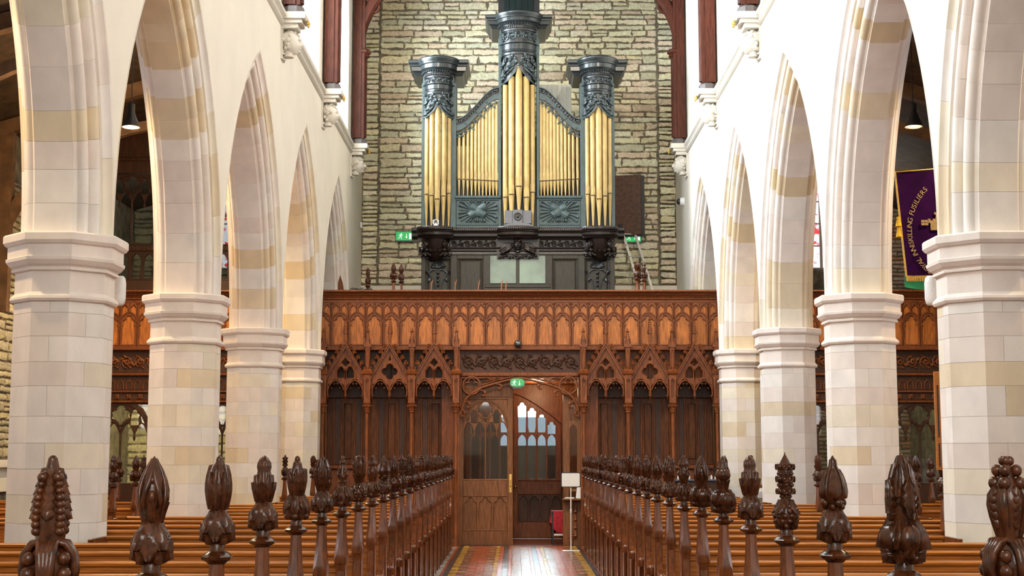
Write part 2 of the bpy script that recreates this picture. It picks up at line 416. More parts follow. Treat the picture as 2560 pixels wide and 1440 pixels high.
def arch_pts(mid, h, n=22, q=0.0, zs=ZS):
    c = (RISE*RISE - h*h)/(2*h); R = c + h; pts = []
    r = R - q; am = math.acos(c/r)
    for i in range(n + 1): a = am*i/n; pts.append((mid - (-c + r*math.cos(a)), zs + r*math.sin(a)))
    for i in range(n - 1, -1, -1): a = am*i/n; pts.append((mid + (-c + r*math.cos(a)), zs + r*math.sin(a)))
    return pts
def nave_wall(sx):
    out = [(YEAST, 0), (Y0C, 0)]
    for a, b in zip(FEET[:-1], FEET[1:]): out += arch_pts((a + b)/2, (b - a)/2 - .001)
    out += [(Y5C, 0), (YWEST, 0), (YWEST, ZTOP), (YEAST, ZTOP)]
    holes = []
    for a, b in zip(FEET[:-1], FEET[1:]):
        mid = (a + b)/2; w = 2.7; pts = [(mid + w/2, 8.22), (mid + w/2, 10.2)]; R = 1.9; cx = R - w/2; am = math.acos(cx/R)
        for i in range(1, 10): t = am*i/9; pts.append((mid - cx + R*math.cos(t), 10.2 + R*math.sin(t)))
        for i in range(8, -1, -1): t = am*i/9; pts.append((mid + cx - R*math.cos(t), 10.2 + R*math.sin(t)))
        pts.append((mid - w/2, 8.22)); holes.append(pts)
    me = plate('wall_' + sidename[sx], out, holes, 2*HW, 0.002, M_plaster)
    me.transform(Matrix.Rotation(PI/2, 4, 'Z'))
    o = put('wall_' + sidename[sx], me, None, (sx*XW, 0, 0)); struct(o)
    # clerestory lights, one pane per opening with slender mullion
    for i, (pts, a, b) in enumerate(zip(holes, FEET[:-1], FEET[1:])):
        p = MB(); p.prism(pts, sx*(XW + .24), sx*(XW + .26), 'yz')
        w = p.build('window_%d' % (i + 1 + (0 if sx < 0 else 5)), G_left if sx < 0 else G_right); struct(w)
        f = MB(); mid = (a + b)/2
        f.box(sx*(XW + .19), sx*(XW + .235), mid - .05, mid + .05, 8.22, 11.5)
        f.build('mullion', M_whiteplaster, w)
    # moulded string course under the clerestory
    s = MB(); pr = [(HW - .01, -.17), (HW + .02, -.165), (HW + .055, -.13), (HW + .05, -.095), (HW + .03, -.085), (HW + .045, -.06), (HW + .085, -.035), (HW + .09, -.005), (HW + .08, .03), (HW + .02, .075), (HW - .01, .10)]
    rings = [[(sx*(XW - p[0]), yy, 8.0 + p[1]) for p in pr] for yy in (YEAST, YWEST)]
    s.loft(rings, False, False)
    t = s.build('trim_%d' % (1 if sx < 0 else 2), M_whiteplaster, None, 40); struct(t)
for sx in (-1, 1): nave_wall(sx)

# octagonal columns: courses of blocks, moulded capital, neck ring
ASH = {'w': (1.0, .94, .87), 'p': (.98, .88, .80), 'y': (.90, .76, .55), 'c': (.97, .88, .72), 'o': (.86, .70, .47)}
def ash(r, wts='wwwppccyo'):
    c = ASH[r.choice(wts)]; k = r.uniform(.95, 1.03); return tuple(v*k for v in c)
COURSE = [0.0, .21, .42, .63, .835, 1.048, 1.277, 1.486, 1.695, 1.912, 2.158, 2.355, 2.565, 2.759, 2.85]
AP = .375
def octpt(a, ap):
    """point on an octagon (flat faces on the axes) at a face parameter 0..8, corners at n + .5"""
    k = int(math.floor(a + .5)); f = a - k
    n = k*PI/4; t = math.tan(PI/8)*2*f
    return (ap*(math.cos(n) - t*math.sin(n)), ap*(math.sin(n) + t*math.cos(n)))
def column_block(a0, a1, z0, z1, ap=AP):
    g = .0013; stops = [a0 + .004] + [i + .5 for i in range(int(math.floor(a0)) - 1, int(a1) + 2) if a0 + .02 < i + .5 < a1 - .02] + [a1 - .004]
    o = [octpt(a, ap) for a in stops]; i_ = [octpt(a, ap - .12) for a in reversed(stops)]
    m = MB(); m.prism(o + i_, z0 + g, z1 - g, 'xy'); return m
MW = {}
def column(sx, k):
    yc = YC[k]; r = random.Random(100 + 10*k + sx)
    nm = ['nearest the camera', 'second from the camera', 'third from the camera', 'against the wooden screen'][k]
    t = thing('stone_column', 'octagonal cream stone column in the %s arcade, %s' % (sidename[sx], nm), 'column', (sx*XW, yc, 0))
    co = MB(); co.octa([(AP - .006, 0), (AP - .006, 3.1)]); co.build('mortar_core', M_joint, t)
    for ci in range(len(COURSE) - 1):
        z0, z1 = COURSE[ci], COURSE[ci + 1]
        if z1 < .62 and k > 0: pass
        if ci % 2: cuts = [6, 8, 10, 12, 14]
        else: cuts = [7 - .0, 11, 15]
        base = r.choice('wwpcyw')
        for a0, a1 in zip(cuts[:-1], cuts[1:]):
            key = (ci, a0, a1)
            if key not in MW: MW[key] = column_block(a0, a1, z0, z1).mesh('ashlar_block', M_ashlar)
            put('ashlar_block', MW[key], t, color=ash(r, 'wwpp' + base*4 + 'yc'))
    if 'cap' not in MW:
        c = MB(); c.octa([(AP, 2.85), (AP + .022, 2.855), (AP + .035, 2.875), (AP + .032, 2.895), (AP + .012, 2.915), (AP, 2.93)])
        MW['ring'] = c.mesh('neck_ring', M_ashlar)
        c = MB(); c.octa([(AP, 2.93), (AP, 3.10), (AP + .028, 3.108), (AP + .03, 3.125), (AP + .018, 3.135), (AP + .045, 3.155), (AP + .072, 3.19), (AP + .075, 3.215), (AP + .062, 3.222), (AP + .062, 3.315),
                          (AP + .080, 3.325), (AP + .098, 3.35), (AP + .098, 3.405), (AP + .085, 3.42), (.05, 3.421)])
        MW['cap'] = c.mesh('capital', M_ashlar)
    put('neck_ring', MW['ring'], t, color=ASH['p']); put('capital', MW['cap'], t, color=ASH['p'])
    return t
for k in range(4):
    for sx in (-1, 1): column(sx, k)

# moulded pointed arches, voussoir by voussoir
def roll(cx, cq, r, a0, a1, n=7): return [(cx + r*math.cos(math.radians(a0 + (a1-a0)*i/n)), cq + r*math.sin(math.radians(a0 + (a1-a0)*i/n))) for i in range(n + 1)]
HALF = [(.352, .06), (.352, .118), (.338, .128)] + roll(.300, .172, .050, -40, 120) + [(.262, .222), (.258, .238), (.268, .250)] + roll(.226, .304, .060, -48, 112) + [(.188, .372), (.178, .378), (.176, .40)]
HALF = [(x*.90, q*.93) for x, q in HALF]
INNER = HALF + [(-x, q) for x, q in reversed(HALF)]
def outer_prof(s): return [(s*x*.90, q*.93) for x, q in [(.436, .0), (.43, .028), (.398, .040), (.378, .062), (.368, .092), (.366, .122), (.30, .122), (.30, .0)]]
def voussoir(mid, h, s, t0, t1, prof, gap=.0010, nseg=3):
    c = (RISE*RISE - h*h)/(2*h); R = c + h; m = MB(); rings = []
    for i in range(nseg + 1):
        t = t0 + (t1 - t0)*i/nseg
        ring = []
        for x, q in prof:
            r = R - q; am = math.acos(c/r); gg = gap/(r*am)
            tt = t0 + gg + (t1 - t0 - 2*gg)*i/nseg; a = am*tt
            ring.append((x, mid + s*(-c + r*math.cos(a)), ZS + r*math.sin(a)))
        rings.append(ring)
    m.loft(rings); return m
def arch(sx, k):
    a, b = FEET[k], FEET[k + 1]; mid, h = (a + b)/2, (b - a)/2; r = random.Random(500 + 10*k + sx)
    where = ['rising towards the camera from the nearest column', 'between the nearest and second columns', 'between the second and third columns', 'between the third and fourth columns', 'beside the organ, above the gallery'][k]
    t = thing('pointed_arch', 'cream stone arch in the %s arcade, %s' % (sidename[sx], where), 'arch', (sx*XW, 0, 0))
    for s in (-1, 1):
        x = 0.0; cuts = [0.0]
        while x < .93: x += r.uniform(.058, .094); cuts.append(min(x, 1.0))
        if cuts[-1] < 1: cuts[-1] = 1.0
        for t0, t1 in zip(cuts[:-1], cuts[1:]):
            voussoir(mid, h, s, t0, t1, [(x_*-sx, q) for x_, q in INNER]).build('voussoir', M_ashlar, t, 38, color=ash(r, 'wwwppppyoc'))
        for so in (-1, 1):
            x = 0.0; cuts = [0.0]
            while x < .90: x += r.uniform(.10, .17); cuts.append(min(x, 1.0))
            if cuts[-1] < 1: cuts[-1] = 1.0
            for t0, t1 in zip(cuts[:-1], cuts[1:]):
                voussoir(mid, h, s, t0, t1, outer_prof(so), nseg=4).build('label_stone', M_ashlar, t, 38, color=ash(r, 'wwwpcy'))
    if k == 4:   # half column against the west wall that carries the last arch
        pass
for k in range(5):
    for sx in (-1, 1): arch(sx, k)

# ------------------------------------------------------------------ rubble walls
def stones(rect_, r, hmin, hmax, wmin, wmax):
    u0, u1, v0, v1 = rect_; v = v0; out = []
    while v < v1 - .03:
        h = min(r.uniform(hmin, hmax), v1 - v); u = u0
        while u < u1 - .03:
            w = r.uniform(wmin, wmax)*(0.6 + .8*h/hmax)
            if u1 - (u + w) < wmin*.6: w = u1 - u
            if h > .15 and w < .5 and r.random() < .35:
                out.append((u, u + w, v, v + h*.5)); out.append((u, u + w, v + h*.5, v + h))
            else: out.append((u, u + w, v, v + h))
            u += w
        v += h
    return out
def stone_mesh(rc, r, fn, base):
    u0, u1, v0, v1 = rc; g = .008; w, h = u1 - u0, v1 - v0
    tl = r.uniform(-.018, .018)
    pts = []
    nb = max(2, int(w/.13))
    for i in range(nb): pts.append((u0 + g + (w - 2*g)*i/nb, v0 + g))
    pts.append((u1 - g, v0 + g)); pts.append((u1 - g, v0 + h*.5))
    for i in range(nb): pts.append((u1 - g - (w - 2*g)*i/nb, v1 - g))
    pts.append((u0 + g, v1 - g)); pts.append((u0 + g, v0 + h*.5))
    J = min(.022, h*.13)
    pts = [(p[0] + r.uniform(-J, J), p[1] + r.uniform(-J, J)*.8 + tl*(p[0] - u0 - w/2)/max(w, .2)) for p in pts]
    cu, cv = (u0 + u1)/2, (v0 + v1)/2
    def ins(d): return [(cu + (p[0] - cu)*max(.1, 1 - 2*d/w), cv + (p[1] - cv)*max(.1, 1 - 2*d/h)) for p in pts]
    pr = r.uniform(.018, .034); n = len(pts); R0, R1, R2 = pts, ins(min(.016, h*.12)), ins(min(.05, h*.30))
    vs = [fn(p[0], p[1], 0) for p in R0] + [fn(p[0], p[1], pr*.75) for p in R1] + [fn(p[0], p[1], pr + r.uniform(-.003, .003)) for p in R2]
    fs = []
    for a in (0, n):
        for i in range(n): j = (i + 1) % n; fs.append((a + i, a + j, a + n + j, a + n + i))
    fs.append(tuple(range(2*n, 3*n)))
    e = [1.0]*n + [.52]*n + [.03]*n
    k = r.uniform(.80, 1.12); c = tuple(x*k for x in r.choice(base))
    return vs, fs, e, c
def rubble(parent, rects, fn, seed, base, nparts, hmm, wmm, hidden=None):
    r = random.Random(seed); L = []
    for rc in rects: L += stones(rc, r, *hmm, *wmm)
    def area(s): return (s[1]-s[0])*(s[3]-s[2])
    vis = sorted([s for s in L if not (hidden and hidden(s))], key=area, reverse=True); chosen = set(vis[:nparts])
    rest = ([], [], [], [])
    def mk(name, vs, fs, e, cols):
        me = bpy.data.meshes.new(name); me.from_pydata(vs, [], fs); me.materials.append(M_rubble)
        at = me.attributes.new('edge', 'FLOAT', 'POINT'); at.data.foreach_set('value', e)
        ac = me.attributes.new('Col', 'FLOAT_COLOR', 'POINT'); b = []
        for c in cols: b += [c[0], c[1], c[2], 1.0]
        ac.data.foreach_set('color', b); me.update(); return me
    for s in L:
        vs, fs, e, c = stone_mesh(s, r, fn, base)
        if s in chosen: put('stone', mk('stone', vs, fs, e, [c]*len(vs)), parent)
        else:
            o = len(rest[0]); rest[0].extend(vs); rest[1].extend(tuple(i + o for i in f) for f in fs); rest[2].extend(e); rest[3].extend([c]*len(vs))
    if rest[0]: stuff(put('small_stones', mk('small_stones', *rest), parent))
WESTC = [(.84, .78, .52), (.88, .83, .60), (.78, .77, .55), (.86, .74, .57), (.90, .85, .67), (.78, .66, .49), (.80, .80, .60), (.86, .83, .58)]
m = MB(); m.box(-3.52, 3.52, YWEST, YWEST + .5, 3.5, ZTOP + 5); wallb = struct(m.build('wall_back', M_mortar))
rubble(wallb, [(-3.13, 3.12, 5.36, 12.6)], lambda u, v, d: (u, YWEST - d, v), 11, WESTC, 240, (.095, .205), (.22, .66), lambda s: abs((s[0]+s[1])/2) < 1.9 and s[3] < 8.6)
rubble(wallb, [(-3.51, -3.15, 5.36, 12.6), (3.14, 3.51, 5.36, 12.6)], lambda u, v, d: (u, YWEST - d*1.6 - (.03 if u > 0 else 0), v), 12, WESTC, 58, (.10, .19), (.2, .4))
m = MB(); m.cbox(-3.51, 3.51, YWEST - .05, YWEST, 3.6, 5.33, .01); m.cbox(-3.51, 3.51, YWEST - .07, YWEST - .04, 5.18, 5.22, .01); struct(m.build('baseboard_back', M_plaster))
# lobby and lower west wall behind the screen
m = MB(); m.box(-3.5, -1.35, 27.62, 27.8, 0, 3.4); m.box(1.35, 3.5, 27.62, 27.8, 0, 3.4); m.box(-1.35, 1.35, 27.62, 27.8, 2.95, 3.4); struct(m.build('wall_lobby', M_screendk))

# gallery floor
m = MB(); m.box(-XO, XO, 25.62, YWEST, 3.42, 3.56); struct(m.build('floor_gallery', M_screendk))
# aisles: outer walls, west ends, lean-to ceilings
AISC = [(.62, .54, .34), (.56, .50, .32), (.66, .58, .38), (.52, .47, .33)]
for sx in (-1, 1):
    m = MB(); m.box(sx*XO, sx*(XO + .4), YEAST, YWEST + .5, 0, 9.5); w = struct(m.build('wall_aisle_' + sidename[sx], M_mortar))
    rubble(w, [(18.5, 25.3, 1.55, 6.2)], lambda u, v, d, sx=sx: (sx*(XO - d*1.5), u, v), 21 + sx, AISC, 150 if sx < 0 else 0, (.10, .19), (.25, .6))
    m = MB(); m.cbox(sx*XO - .2, sx*XO + .2, 18.5, 25.2, 1.40, 1.52, .02); m.box(sx*XO - .1, sx*XO + .1, 18.5, 25.2, 1.0, 1.40); t = struct(m.build('trim_%d' % (3 if sx < 0 else 4), M_plaster))
    m = MB(); m.box(min(sx*4.38, sx*XO), max(sx*4.38, sx*XO), YWEST, YWEST + .4, 0, 9.5); w = struct(m.build('wall_aisle_end_' + sidename[sx], M_mortar))
    rubble(w, [(4.4, 8.6, .6, 2.6), (6.9, 8.6, 4.6, 7.6)] if sx > 0 else [(-8.6, -4.4, .6, 7.6)], lambda u, v, d: (u, YWEST - d*1.5, v), 31 + sx, AISC if sx < 0 else [(.62, .46, .36), (.66, .48, .40), (.58, .46, .38), (.66, .30, .18)], 90, (.14, .2) if sx < 0 else (.075, .10), (.3, .6) if sx < 0 else (.20, .32))
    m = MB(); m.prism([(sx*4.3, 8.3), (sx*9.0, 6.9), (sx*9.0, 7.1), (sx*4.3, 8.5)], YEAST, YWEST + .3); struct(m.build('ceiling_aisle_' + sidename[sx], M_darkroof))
    # glowing panes added on the unseen stretch of aisle wall to brighten the aisle
    for i, yy in enumerate((9.7, 14.2, 18.2)):
        p = MB(); pts = [(a, z) for a, z in plain_lancet(yy, 1.1, 2.2, 4.4)]; p.prism(pts, sx*(XO - .03), sx*(XO - .01), 'yz')
        struct(p.build('window_%d' % (20 + i + (0 if sx < 0 else 3)), G_aislefill))
    # purlins and arched braces of the aisle roof
    for yy in (14.2, 18.6, 22.9):
        t = thing('aisle_roof_truss', 'dark timber truss with curved brace under the %s aisle roof, %s' % (sidename[sx], {14.2: 'nearest the camera', 18.6: 'second from the camera', 22.9: 'closest to the gallery'}[yy]), 'roof truss', (0, yy, 0))
        b = MB(); b.prism([(sx*4.4, 8.02), (sx*8.6, 6.77), (sx*8.6, 7.0), (sx*4.4, 8.26)], -.09, .09); b.build('principal_rafter', M_roofboard, t)
        b = MB(); pts = [(8.45 - 3.0*(1 - math.cos(a)), 4.6 + 2.35*math.sin(a)) for a in [PI/2*i/10 for i in range(11)]]
        b.loft([[(sx*(px - .0), -.07, pz), (sx*px, .07, pz), (sx*(px + .0) + sx*.16*math.cos(PI/2*i/10), .07, pz + .16*math.sin(PI/2*i/10)), (sx*px + sx*.16*math.cos(PI/2*i/10), -.07, pz + .16*math.sin(PI/2*i/10))] for i, (px, pz) in enumerate(pts)])
        b.build('curved_brace', M_roofboard, t)
        b = MB(); b.box(sx*8.2 - .09, sx*8.2 + .35 if sx > 0 else sx*8.2 + .09, -.08, .08, 3.9, 6.9) if sx > 0 else b.box(-8.55, -8.3, -.08, .08, 3.9, 6.9); b.build('wall_post', M_roofboard, t)

# east end behind the camera with its great window, and the nave roof
m = MB(); m.box(-XO - .4, XO + .4, YEAST - .4, YEAST, 0, ZTOP + 6); struct(m.build('wall_front', M_plaster))
p = MB(); p.prism(plain_lancet(0, 5.0, 3.6, 8.0), YEAST + .02, YEAST + .04); struct(p.build('window_40', G_east))
for sx in (-1, 1):
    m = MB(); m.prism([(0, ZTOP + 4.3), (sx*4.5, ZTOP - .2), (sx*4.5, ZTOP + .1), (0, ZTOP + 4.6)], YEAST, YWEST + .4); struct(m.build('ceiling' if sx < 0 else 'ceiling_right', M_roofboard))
# outside: the porch beyond the lobby
m = MB(); m.box(-3.5, 3.5, 33.0, 33.2, 0, 3.5); struct(m.build('wall_porch', M_mortar))
# ------------------------------------------------------------------ carved heads, corbels, roof trusses
def head_mesh(mb, c, s, seed=0, hair=True, curls=46, M3=None):
    """a face looking along -y with brow, eyes, nose, lips, chin, ears and curled hair"""
    r = random.Random(seed); i0 = len(mb.v)
    bumps = [  # (x, z, sx, sz, height) on the unit face
        (0, -.02, .11, .20, .20), (0, -.17, .15, .09, .12), (-.33, .14, .17, .10, -.13), (.33, .14, .17, .10, -.13),
        (-.32, .13, .085, .055, .085), (.32, .13, .085, .055, .085), (-.32, .33, .24, .07, .055), (.32, .33, .24, .07, .055),
        (0, -.40, .20, .05, .085), (0, -.52, .17, .05, .075), (0, -.46, .22, .022, -.045), (0, -.82, .20, .14, .13), (-.42, -.25, .2, .22, .05), (.42, -.25, .2, .22, .05)]
    def fn(u, v, d):
        k = 1.0
        if d.y < 0.15:
            f = min(1, (0.15 - d.y)*2)
            for x, z, sx, sz, h in bumps: k += 1.45*f*h*math.exp(-((d.x - x)/sx)**2 - ((d.z - z)/sz)**2)
        if d.z < -.55: k *= 1.0 + .05*(d.z + .55)
        return k
    mb.ball((0, 0, 0), (.74, .86, 1.0), 40, 30, fn)
    for sx in (-1, 1):
        mb.ball((sx*.76, .12, .05), (.09, .17, .24), 8, 6)
        mb.ball((sx*.29, -.70, .13), (.125, .10, .085), 10, 8)
        mb.tube([(sx*.12, -.80, .24), (sx*.28, -.80, .31), (sx*.46, -.66, .25)], [.035, .05, .03], 6)
        mb.tube([(sx*.14, -.76, .10), (sx*.29, -.80, .19), (sx*.44, -.66, .11)], [.02, .03, .02], 5)
        mb.ball((sx*.07, -.99, -.19), (.07, .08, .06), 8, 6)
    mb.tube([(0, -.84, .26), (0, -.94, .05), (0, -1.07, -.13), (0, -.99, -.21)], [.05, .07, .095, .06], 8)
    mb.tube([(-.20, -.78, -.38), (-.06, -.90, -.345), (0, -.89, -.36), (.06, -.90, -.345), (.20, -.78, -.38)], [.02, .05, .045, .05, .02], 6)
    mb.tube([(-.18, -.77, -.43), (0, -.89, -.46), (.18, -.77, -.43)], [.02, .06, .02], 6)
    mb.ball((0, -.74, -.74), (.17, .13, .13), 10, 8)
    mb.lathe([(.46, -1.25), (.42, -1.0), (.44, -.7)], 14, (0, .22, 0))
    if hair:
        mb.ball((0, .20, .34), (.84, .80, .82), 20, 14, lambda u, v, d: 1 + .05*math.cos(11*u + 6*v) + .03*math.cos(17*v))
        for i in range(int(curls*1.5)):
            a = r.uniform(0, 2*PI); z = r.uniform(-.75, 1.05)
            if z < .62 and math.sin(a) < (-.30 if z > 0 else -.05): continue
            rr = math.sqrt(max(.0, 1.12 - min(1.0, z*z))); p = (rr*.78*math.cos(a), rr*.90*math.sin(a) + .10, z*1.0 + .06)
            mb.ball(p, (r.uniform(.14, .22),)*3, 8, 5)
            mb.scroll((p[0]*1.12, p[1]*1.12, p[2]*1.05), .13, 1.2, r.uniform(0, 6), r.choice((-1, 1)), .035, 'xz', 9, 4)
    M_ = Matrix.Translation(c) @ (M3.to_4x4() if M3 else Matrix.Identity(4)) @ Matrix.Scale(s, 4)
    mb.xf(M_, i0)
YT = [16.1, 20.35, 24.75, 29.2]
for i, yt in enumerate(YT):
    if i == 0: continue
    for sx in (-1, 1):
        nm = ['', 'at the top edge of the picture', 'middle one of three', 'closest to the stone end wall'][i]
        t = thing('head_corbel', 'white carved head corbel on the %s wall, %s' % (sidename[sx], nm), 'corbel', (sx*3.51, yt, 0))
        f = -sx
        m = MB()
        for z0, z1, d, w in ((7.93, 8.03, .36, .21), (7.87, 7.93, .31, .18), (7.80, 7.87, .25, .15)):
            m.cbox(-w, w, -d, .02, z0, z1, .012)
        m.xf(Matrix.Rotation(PI/2*f, 4, 'Z')); m.build('abacus', M_whiteplaster, t, 35)
        m = MB(); head_mesh(m, (0, -.135, 7.60), .165, 40 + i*2 + sx, curls=64)
        m.prism([(-.12, 7.35), (.12, 7.35), (.15, 7.8), (-.15, 7.8)], -.03, .02)
        m.leaf((0, -.02, 7.45), (0, -1, 0), (0, 0, -1), .10, .12, .5); m.leaf((-.07, -.02, 7.50), (-.5, -1, 0), (-.3, 0, -1), .10, .10, .5); m.leaf((.07, -.02, 7.50), (.5, -1, 0), (.3, 0, -1), .10, .10, .5)
        m.xf(Matrix.Rotation(PI/2*f, 4, 'Z')); m.build('carved_head', M_whiteplaster, t, 60)
        m = MB()
        for q in range(6): a = q*PI/3; m.ball((.035*math.cos(a), -.38, 7.90 + .035*math.sin(a)), (.028, .02, .028), 7, 5)
        m.ball((0, -.395, 7.90), .022, 7, 5)
        m.xf(Matrix.Rotation(PI/2*f, 4, 'Z')); m.build('gilded_boss', M_gold, t, 60)
def truss(i, yt):
    nm = ['', 'its posts cut by the top edge of the picture', 'second from the stone end wall', 'arched over the organ against the stone end wall'][i]
    t = thing('roof_truss', 'dark red-brown timber roof truss, %s' % nm, 'roof truss', (0, yt, 0))
    for sx in (-1, 1):
        m = MB(); x0 = sx*3.345
        m.box(x0 - .105, x0 + .105, -.12, .12, 8.16, 12.1); m.box(x0 - .13, x0 + .04, -.15, .15, 8.16, 12.1) if sx < 0 else m.box(x0 - .04, x0 + .13, -.15, .15, 8.16, 12.1)
        m.build('wall_post', M_roof, t)
        m = MB(); m.octa([(.15, 8.03), (.15, 8.13), (.11, 8.17)], (x0, 0, 0)); m.build('post_base', material_post, t)
        m = MB(); m.octa([(.085, 9.9), (.12, 9.93), (.10, 9.97), (.14, 10.0), (.145, 10.05), (.11, 10.08)], (sx*3.27, 0, 0)); m.lathe([(.075, 8.2), (.075, 9.92)], 12, (sx*3.27, 0, 0)); m.build('post_shaft', M_roof, t, 40)
        R = 1.62; m = MB(); rings = []; xc = 3.27 - R
        for k in range(15):
            a = PI/2*k/14; ca, sa = math.cos(a), math.sin(a)
            def P(rad, y): return (sx*(xc + rad*ca), y, 10.05 + rad*sa*1.06)
            rings.append([P(R, -.05), P(R, .05), P(R + .05, .11), P(R + .19, .11), P(R + .19, -.11), P(R + .05, -.11)])
        m.loft(rings); m.build('arched_brace', M_roof, t, 40)
        m = MB(); m.box(min(sx*3.5, sx*1.5), max(sx*3.5, sx*1.5), -.11, .11, 11.92, 12.12); m.build('hammer_beam', M_roof, t)
        m = MB()
        for rr, cx_, cz in ((.30, 3.02, 11.52), (.14, 3.10, 11.02), (.14, 2.55, 11.74)):
            pts = [(sx*(cx_) + rr*math.cos(2*PI*q/20), 0, cz + rr*math.sin(2*PI*q/20)) for q in range(21)]; m.tube(pts, .035, 6)
        for q in range(4): a = PI/4 + q*PI/2; m.tube([(sx*3.02 + .30*math.cos(a), 0, 11.52 + .30*math.sin(a)), (sx*3.02 + .12*math.cos(a), 0, 11.52 + .12*math.sin(a))], .03, 5)
        m.build('spandrel_tracery', M_roof, t, 50)
        m = MB(); m.prism([(sx*1.5, 12.1), (sx*1.68, 12.1), (sx*1.68, 14.6), (sx*1.5, 14.8)], -.1, .1); m.build('hammer_post', M_roof, t)
        m = MB(); m.prism([(sx*3.55, 12.1), (sx*3.55, 12.35), (0, 16.6), (0, 16.25)], -.1, .1); m.build('principal_rafter', M_roof, t)
    return t
material_post = material('grey_post_base', (0.10, 0.085, 0.085), .5)
for i in (1, 2, 3): truss(i, YT[i])
for x, yy, tx, tz in ((-2.6, 16.1, -1.6, 3.9), (-.9, 16.1, -.3, 4.3), (.9, 16.1, .6, 4.1), (2.6, 16.1, 2.0, 3.9), (-1.8, 20.3, -1.9, 7.2), (1.8, 20.3, 1.9, 7.2)):
    d = bpy.data.lights.new('halogen_spot', 'SPOT'); d.energy = SPOT_ORGAN*(4.2 if abs(x) < 1 else (3.2 if tz > 5 else 1.4)); d.color = (1.0, .88, .70); d.spot_size = .75 if tz < 5 else 1.0; d.spot_blend = .8; d.shadow_soft_size = .08
    o = bpy.data.objects.new('halogen_spot', d); C.objects.link(o); o.location = (x, yy, 11.3)
    o.rotation_euler = (Vector((tx, 25.4 if tz < 5 else 29.5, tz)) - o.location).to_track_quat('-Z', 'Y').to_euler()

# ------------------------------------------------------------------ carved scroll bands shared by organ and screen
def scroll_band(m, n, w, h, d=.02, rad=.012, seed=1, blob=True):
    """running foliage of width w and height h centred on x, standing proud towards -y; n scrolls"""
    r = random.Random(seed); p = w/n
    for i in range(n):
        x = -w/2 + p*(i + .5); s = 1 if i % 2 else -1
        m.scroll((x, -d*.6, 0), min(p*.5, h*.46), 1.5, PI/2*s, s, rad, 'xz', 16, 4, d*.6)
        if blob:
            for q in range(5):
                a = 2*PI*q/5 + i; m.ball((x + h*.12*math.cos(a), -d*1.2, h*.12*math.sin(a)), (h*.07, d*.5, h*.07), 5, 4)
        for q in (-1, 1):
            m.leaf((x + q*p*.22, -d*.3, -q*s*h*.05), (0, -1, 0), (q*.7, 0, s*q*.9), h*.42, h*.20, .25, 3, .003, 4, 4)
            m.leaf((x, -d*.3, q*h*.25), (0, -1, 0), (-q*.8, 0, q*.5), h*.34, h*.16, .25, 3, .003, 4, 4)
    return m
# ------------------------------------------------------------------ pews with carved poppyheads
def ridge(k, amp, tw=0.0): return lambda u, v, d: 1 + amp*math.cos(k*u + tw*v)*math.sin(v)
def dome(m, z, r, h, k=9, amp=.09, dy=0.0, dx=0.0): m.ball((dx, dy, z), (r, r, h), 3*k if k < 12 else 2*k, 12, ridge(k, amp))
def bud(m, prof, k=0, amp=0.0, n=24, z=0.0):
    rings = []
    for i, (r, zz) in enumerate(prof):
        rings.append([(r*(1 + amp*math.cos(k*2*PI*j/n))*math.cos(2*PI*j/n), r*(1 + amp*math.cos(k*2*PI*j/n))*math.sin(2*PI*j/n), z + zz) for j in range(n)])
    m.loft(rings)
def leafring(m, n, z, r, L, W, curl=.6, down=False, a0=0.0, lob=3, lean=.0, th=.003):
    for i in range(n):
        a = a0 + 2*PI*i/n; o = (math.cos(a), math.sin(a), 0); u = (lean*math.cos(a), lean*math.sin(a), -1 if down else 1)
        m.leaf((r*o[0], r*o[1], z), o, u, L, W, curl, lob, th, 6, 6)
def ballring(m, n, z, r, s, a0=0.0):
    for i in range(n): a = a0 + 2*PI*i/n; m.ball((r*math.cos(a), r*math.sin(a), z), s, 9, 7)
def scrollpair(m, z, r, s, rad=.010, n=4, a0=PI/4):
    for i in range(n):
        a = a0 + i*2*PI/n; i0 = len(m.v); m.scroll((0, 0, 0), s, 1.3, PI/2, 1, rad, 'xz', 14, 6)
        m.xf(Matrix.Translation((r*math.cos(a), r*math.sin(a), z)) @ Matrix.Rotation(a, 4, 'Z'), i0)
def RZ(prof, z):
    p = sorted(prof, key=lambda q: q[1])
    if z <= p[0][1]: return p[0][0]
    for (r0, z0), (r1, z1) in zip(p[:-1], p[1:]):
        if z <= z1: return r0 + (r1 - r0)*(z - z0)/max(1e-6, z1 - z0)
    return p[-1][0]
